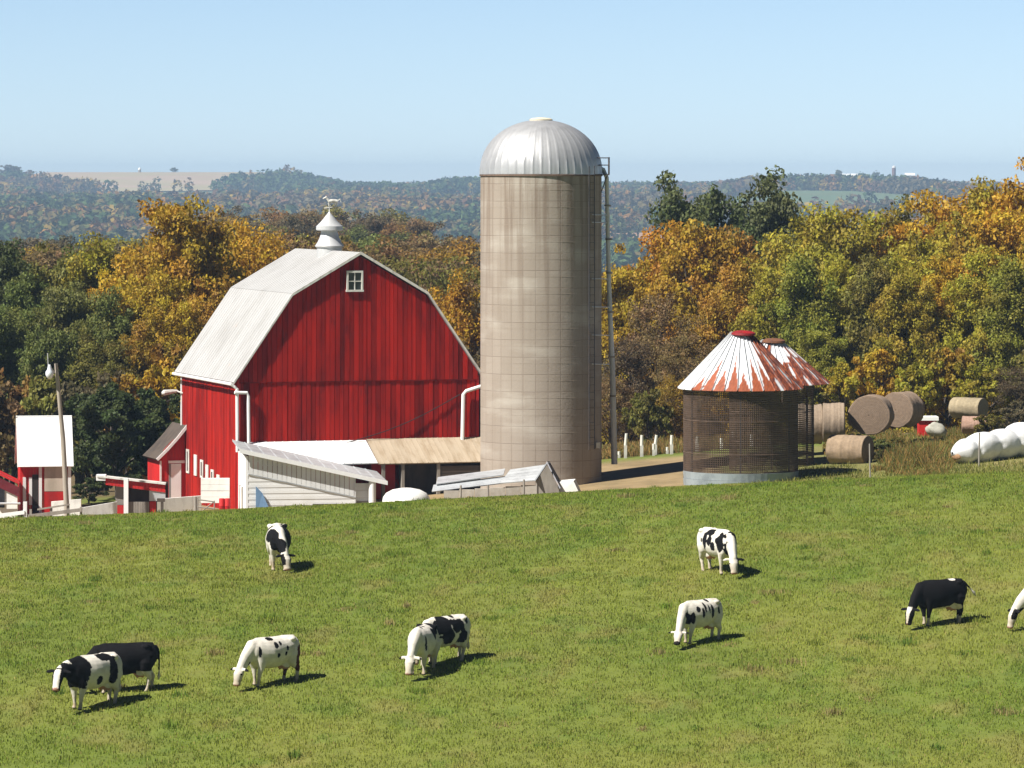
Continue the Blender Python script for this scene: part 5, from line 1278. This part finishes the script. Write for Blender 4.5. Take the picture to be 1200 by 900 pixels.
# ------------------------------------------------------------------ white fence posts behind the yard
for i, (px, yt, wd) in enumerate(((733, 508, .07), (725.5, 529, .06), (752, 510, .075), (768, 510, .075), (766, 520, .06), (782, 524, .06), (787, 510, .075), (803, 509, .075), (817, 511, .07), (845, 513, .07), (858, 505, .07), (881, 508, .07), (904, 510, .07))):
    D = 203+(.6 if i % 2 else 0); x = X(px, D); zg = gz(x, D); h_ = Z(yt, D)-zg; ln = rnd.uniform(-.06, .08)
    m = MB(); m.box(-wd, wd, -wd, wd, -.3, h_*.52, .8)
    if h_ > .6: m.tube([(0, 0, h_*.52), (ln, 0, h_)], [wd*1.05, wd*.95], 8); 
    else: m.tube([(0, 0, h_*.52), (0, 0, h_)], wd*1.1, 8)
    tag(m.build('fence_post', M['old_white'], None, False, Vector((x, D, zg))),
        'short white post stub at the edge of the dry grass' if yt > 515 else 'white wooden fence post standing in dry grass behind the yard', 'fence post', 'short white post stubs' if yt > 515 else 'white fence posts behind the yard')

# ------------------------------------------------------------------ dry grass and weeds
def weeds(name, n, pxr, Dr, hr, cols, seed, label, keepf=None):
    rs = np.random.RandomState(seed); D = rs.uniform(Dr[0], Dr[1], n); px = rs.uniform(pxr[0], pxr[1], n); x = (px-CX)/F*D
    k = fbm(x/1.2+seed, D/1.5, 2) > rs.uniform(.2, .6, n)
    if keepf is not None: k &= keepf(px, D)
    x, D = x[k], D[k]; n = len(x); cl = np.array(cols)[rs.randint(0, len(cols), n)]*(.6+.7*rs.rand(n))[:, None]
    hh = rs.uniform(hr[0], hr[1], n)*(.5+.8*rs.rand(n))*(.6+.7*fbm(x/.9+3, D/1.2, 2))
    tag(link(name, blades(name, np.stack([x, D, ground(x, D)], -1), hh*np.clip((1.25-(((x*F/D+CX-1072)/46)**2+((D-187)/7)**2))*1.2, .35, 1) if name == 'tall_weeds' else hh, .012+.03*rs.rand(n), cl, seed, .8), M['grass']), label, 'weeds', kind='stuff')
weeds('dry_grass', 60000, (690, 960), (203.6, 215), (.22, .5), [(.34, .21, .07), (.40, .25, .08), (.28, .20, .07), (.16, .17, .04)], 41, 'tan dry grass round the white fence posts')
weeds('tall_weeds', 190000, (965, 1240), (178, 207), (.22, .70), [(.34, .20, .06), (.28, .20, .05), (.18, .16, .04), (.12, .14, .03), (.16, .18, .04), (.38, .24, .08)], 42, 'tall tan and green weeds among the hay bales', lambda p, D: ((p-1074)/50)**2+((D-186)/8)**2+1.6*(fbm(p/11, D/2.2, 3)-.5)*2 < 1.0+9*(D > 191)*(fbm(p/9, D/2, 2) > .40))
weeds('yard_grass', 90000, (-30, 1240), (166, 186), (.05, .20), [(.20, .21, .04), (.26, .24, .06), (.15, .18, .03)], 43, 'ragged grass along the edge of the farmyard', lambda p, D: (p > 880) | (D < 177))
def bush(px, ytop, D, w_, c, label): tree(px, ytop, D, 'bush', c, w_, label, None, 'weed_bush', 'bush')
bush(1012, 508, 190.5, 44, 'green', 'green weed bush in front of the largest spiral ended bale')
bush(1050, 512, 191, 46, 'olive', 'olive weed bush right of the low tan bale')
bush(1160, 486, 197, 60, 'olive', 'olive bush between weathered bale and white wrapped bales')
bush(1035, 514, 188, 40, 'green', 'green weed clump beside the low brown bale')
bush(1092, 518, 194, 50, 'amber', 'tawny weed bush below the pale boulder')
bush(1190, 470, 202, 60, 'umber', 'dark bare brush above the white wrapped bales')

# ------------------------------------------------------------------ far skyline buildings
def far(name, px, y0, y1, wpx, D, mat, label, cat, roof=None):
    x = X(px, D); zg = gz(x, D); z0, z1 = Z(y1, D), Z(y0, D); wd = wpx/F*D/2
    e = empty(name, (x, D, min(zg, z0)), label, cat); b = min(zg, z0)
    return e, wd, z0-b, z1-b
e, wd, z0, z1 = far('far_silo', 163.5, 197, 206, 3.4, 4720, None, 'tiny far silo with white cap on the bare skyline field', 'silo')
m = MB(); m.lathe([(wd, -3), (wd, z1-2)], 16); m.build('wall', M['grey_wood'], e); m = MB(); m.lathe([(wd*1.05, z1-2), (wd*.9, z1-.5), (wd*.3, z1+.6)], 16); m.build('dome', M['white_paint'], e)
e, wd, z0, z1 = far('farmhouse', 995, 205, 209, 19, 4500, None, 'far white farmhouse between trees on the right skyline', 'house')
m = MB(); m.box(-wd, wd, -4, 4, -6, z1-1.8); m.build('wall', M['white_paint'], e); m = MB()
m.slab(Vector((-wd-.5, -4.5, z1-1.8)), Vector((wd+.5, -4.5, z1-1.8)), Vector((wd+.5, 0, z1+1.4)), Vector((-wd-.5, 0, z1+1.4)), .3); m.slab(Vector((-wd-.5, 0, z1+1.4)), Vector((wd+.5, 0, z1+1.4)), Vector((wd+.5, 4.5, z1-1.8)), Vector((-wd-.5, 4.5, z1-1.8)), .3); m.build('roof', M['white_metal'], e)
e, wd, z0, z1 = far('far_tower', 1047.5, 195, 210, 4.6, 4500, None, 'slim brown tower silo on the right skyline', 'silo')
m = MB(); m.lathe([(wd, -6), (wd, z1-1.5)], 16); m.build('wall', paint('brick_tower', (.22, .12, .10), (.15, .09, .08), .3), e); m = MB(); m.lathe([(wd*1.1, z1-1.5), (wd*.8, z1), (wd*.2, z1+.8)], 16); m.build('dome', M['old_white'], e)
e, wd, z0, z1 = far('far_barn', 1066, 204.5, 210, 11, 4500, None, 'far pale barn just right of the brown skyline tower', 'barn')
m = MB(); m.box(-wd, wd, -4, 4, -6, z1-1); m.build('wall', M['concrete'], e); m = MB()
m.slab(Vector((-wd-.5, -4.5, z1-1)), Vector((wd+.5, -4.5, z1-1)), Vector((wd+.5, 0, z1+1.6)), Vector((-wd-.5, 0, z1+1.6)), .3); m.slab(Vector((-wd-.5, 0, z1+1.6)), Vector((wd+.5, 0, z1+1.6)), Vector((wd+.5, 4.5, z1-1)), Vector((-wd-.5, 4.5, z1-1)), .3); m.build('roof', M['white_paint'], e)
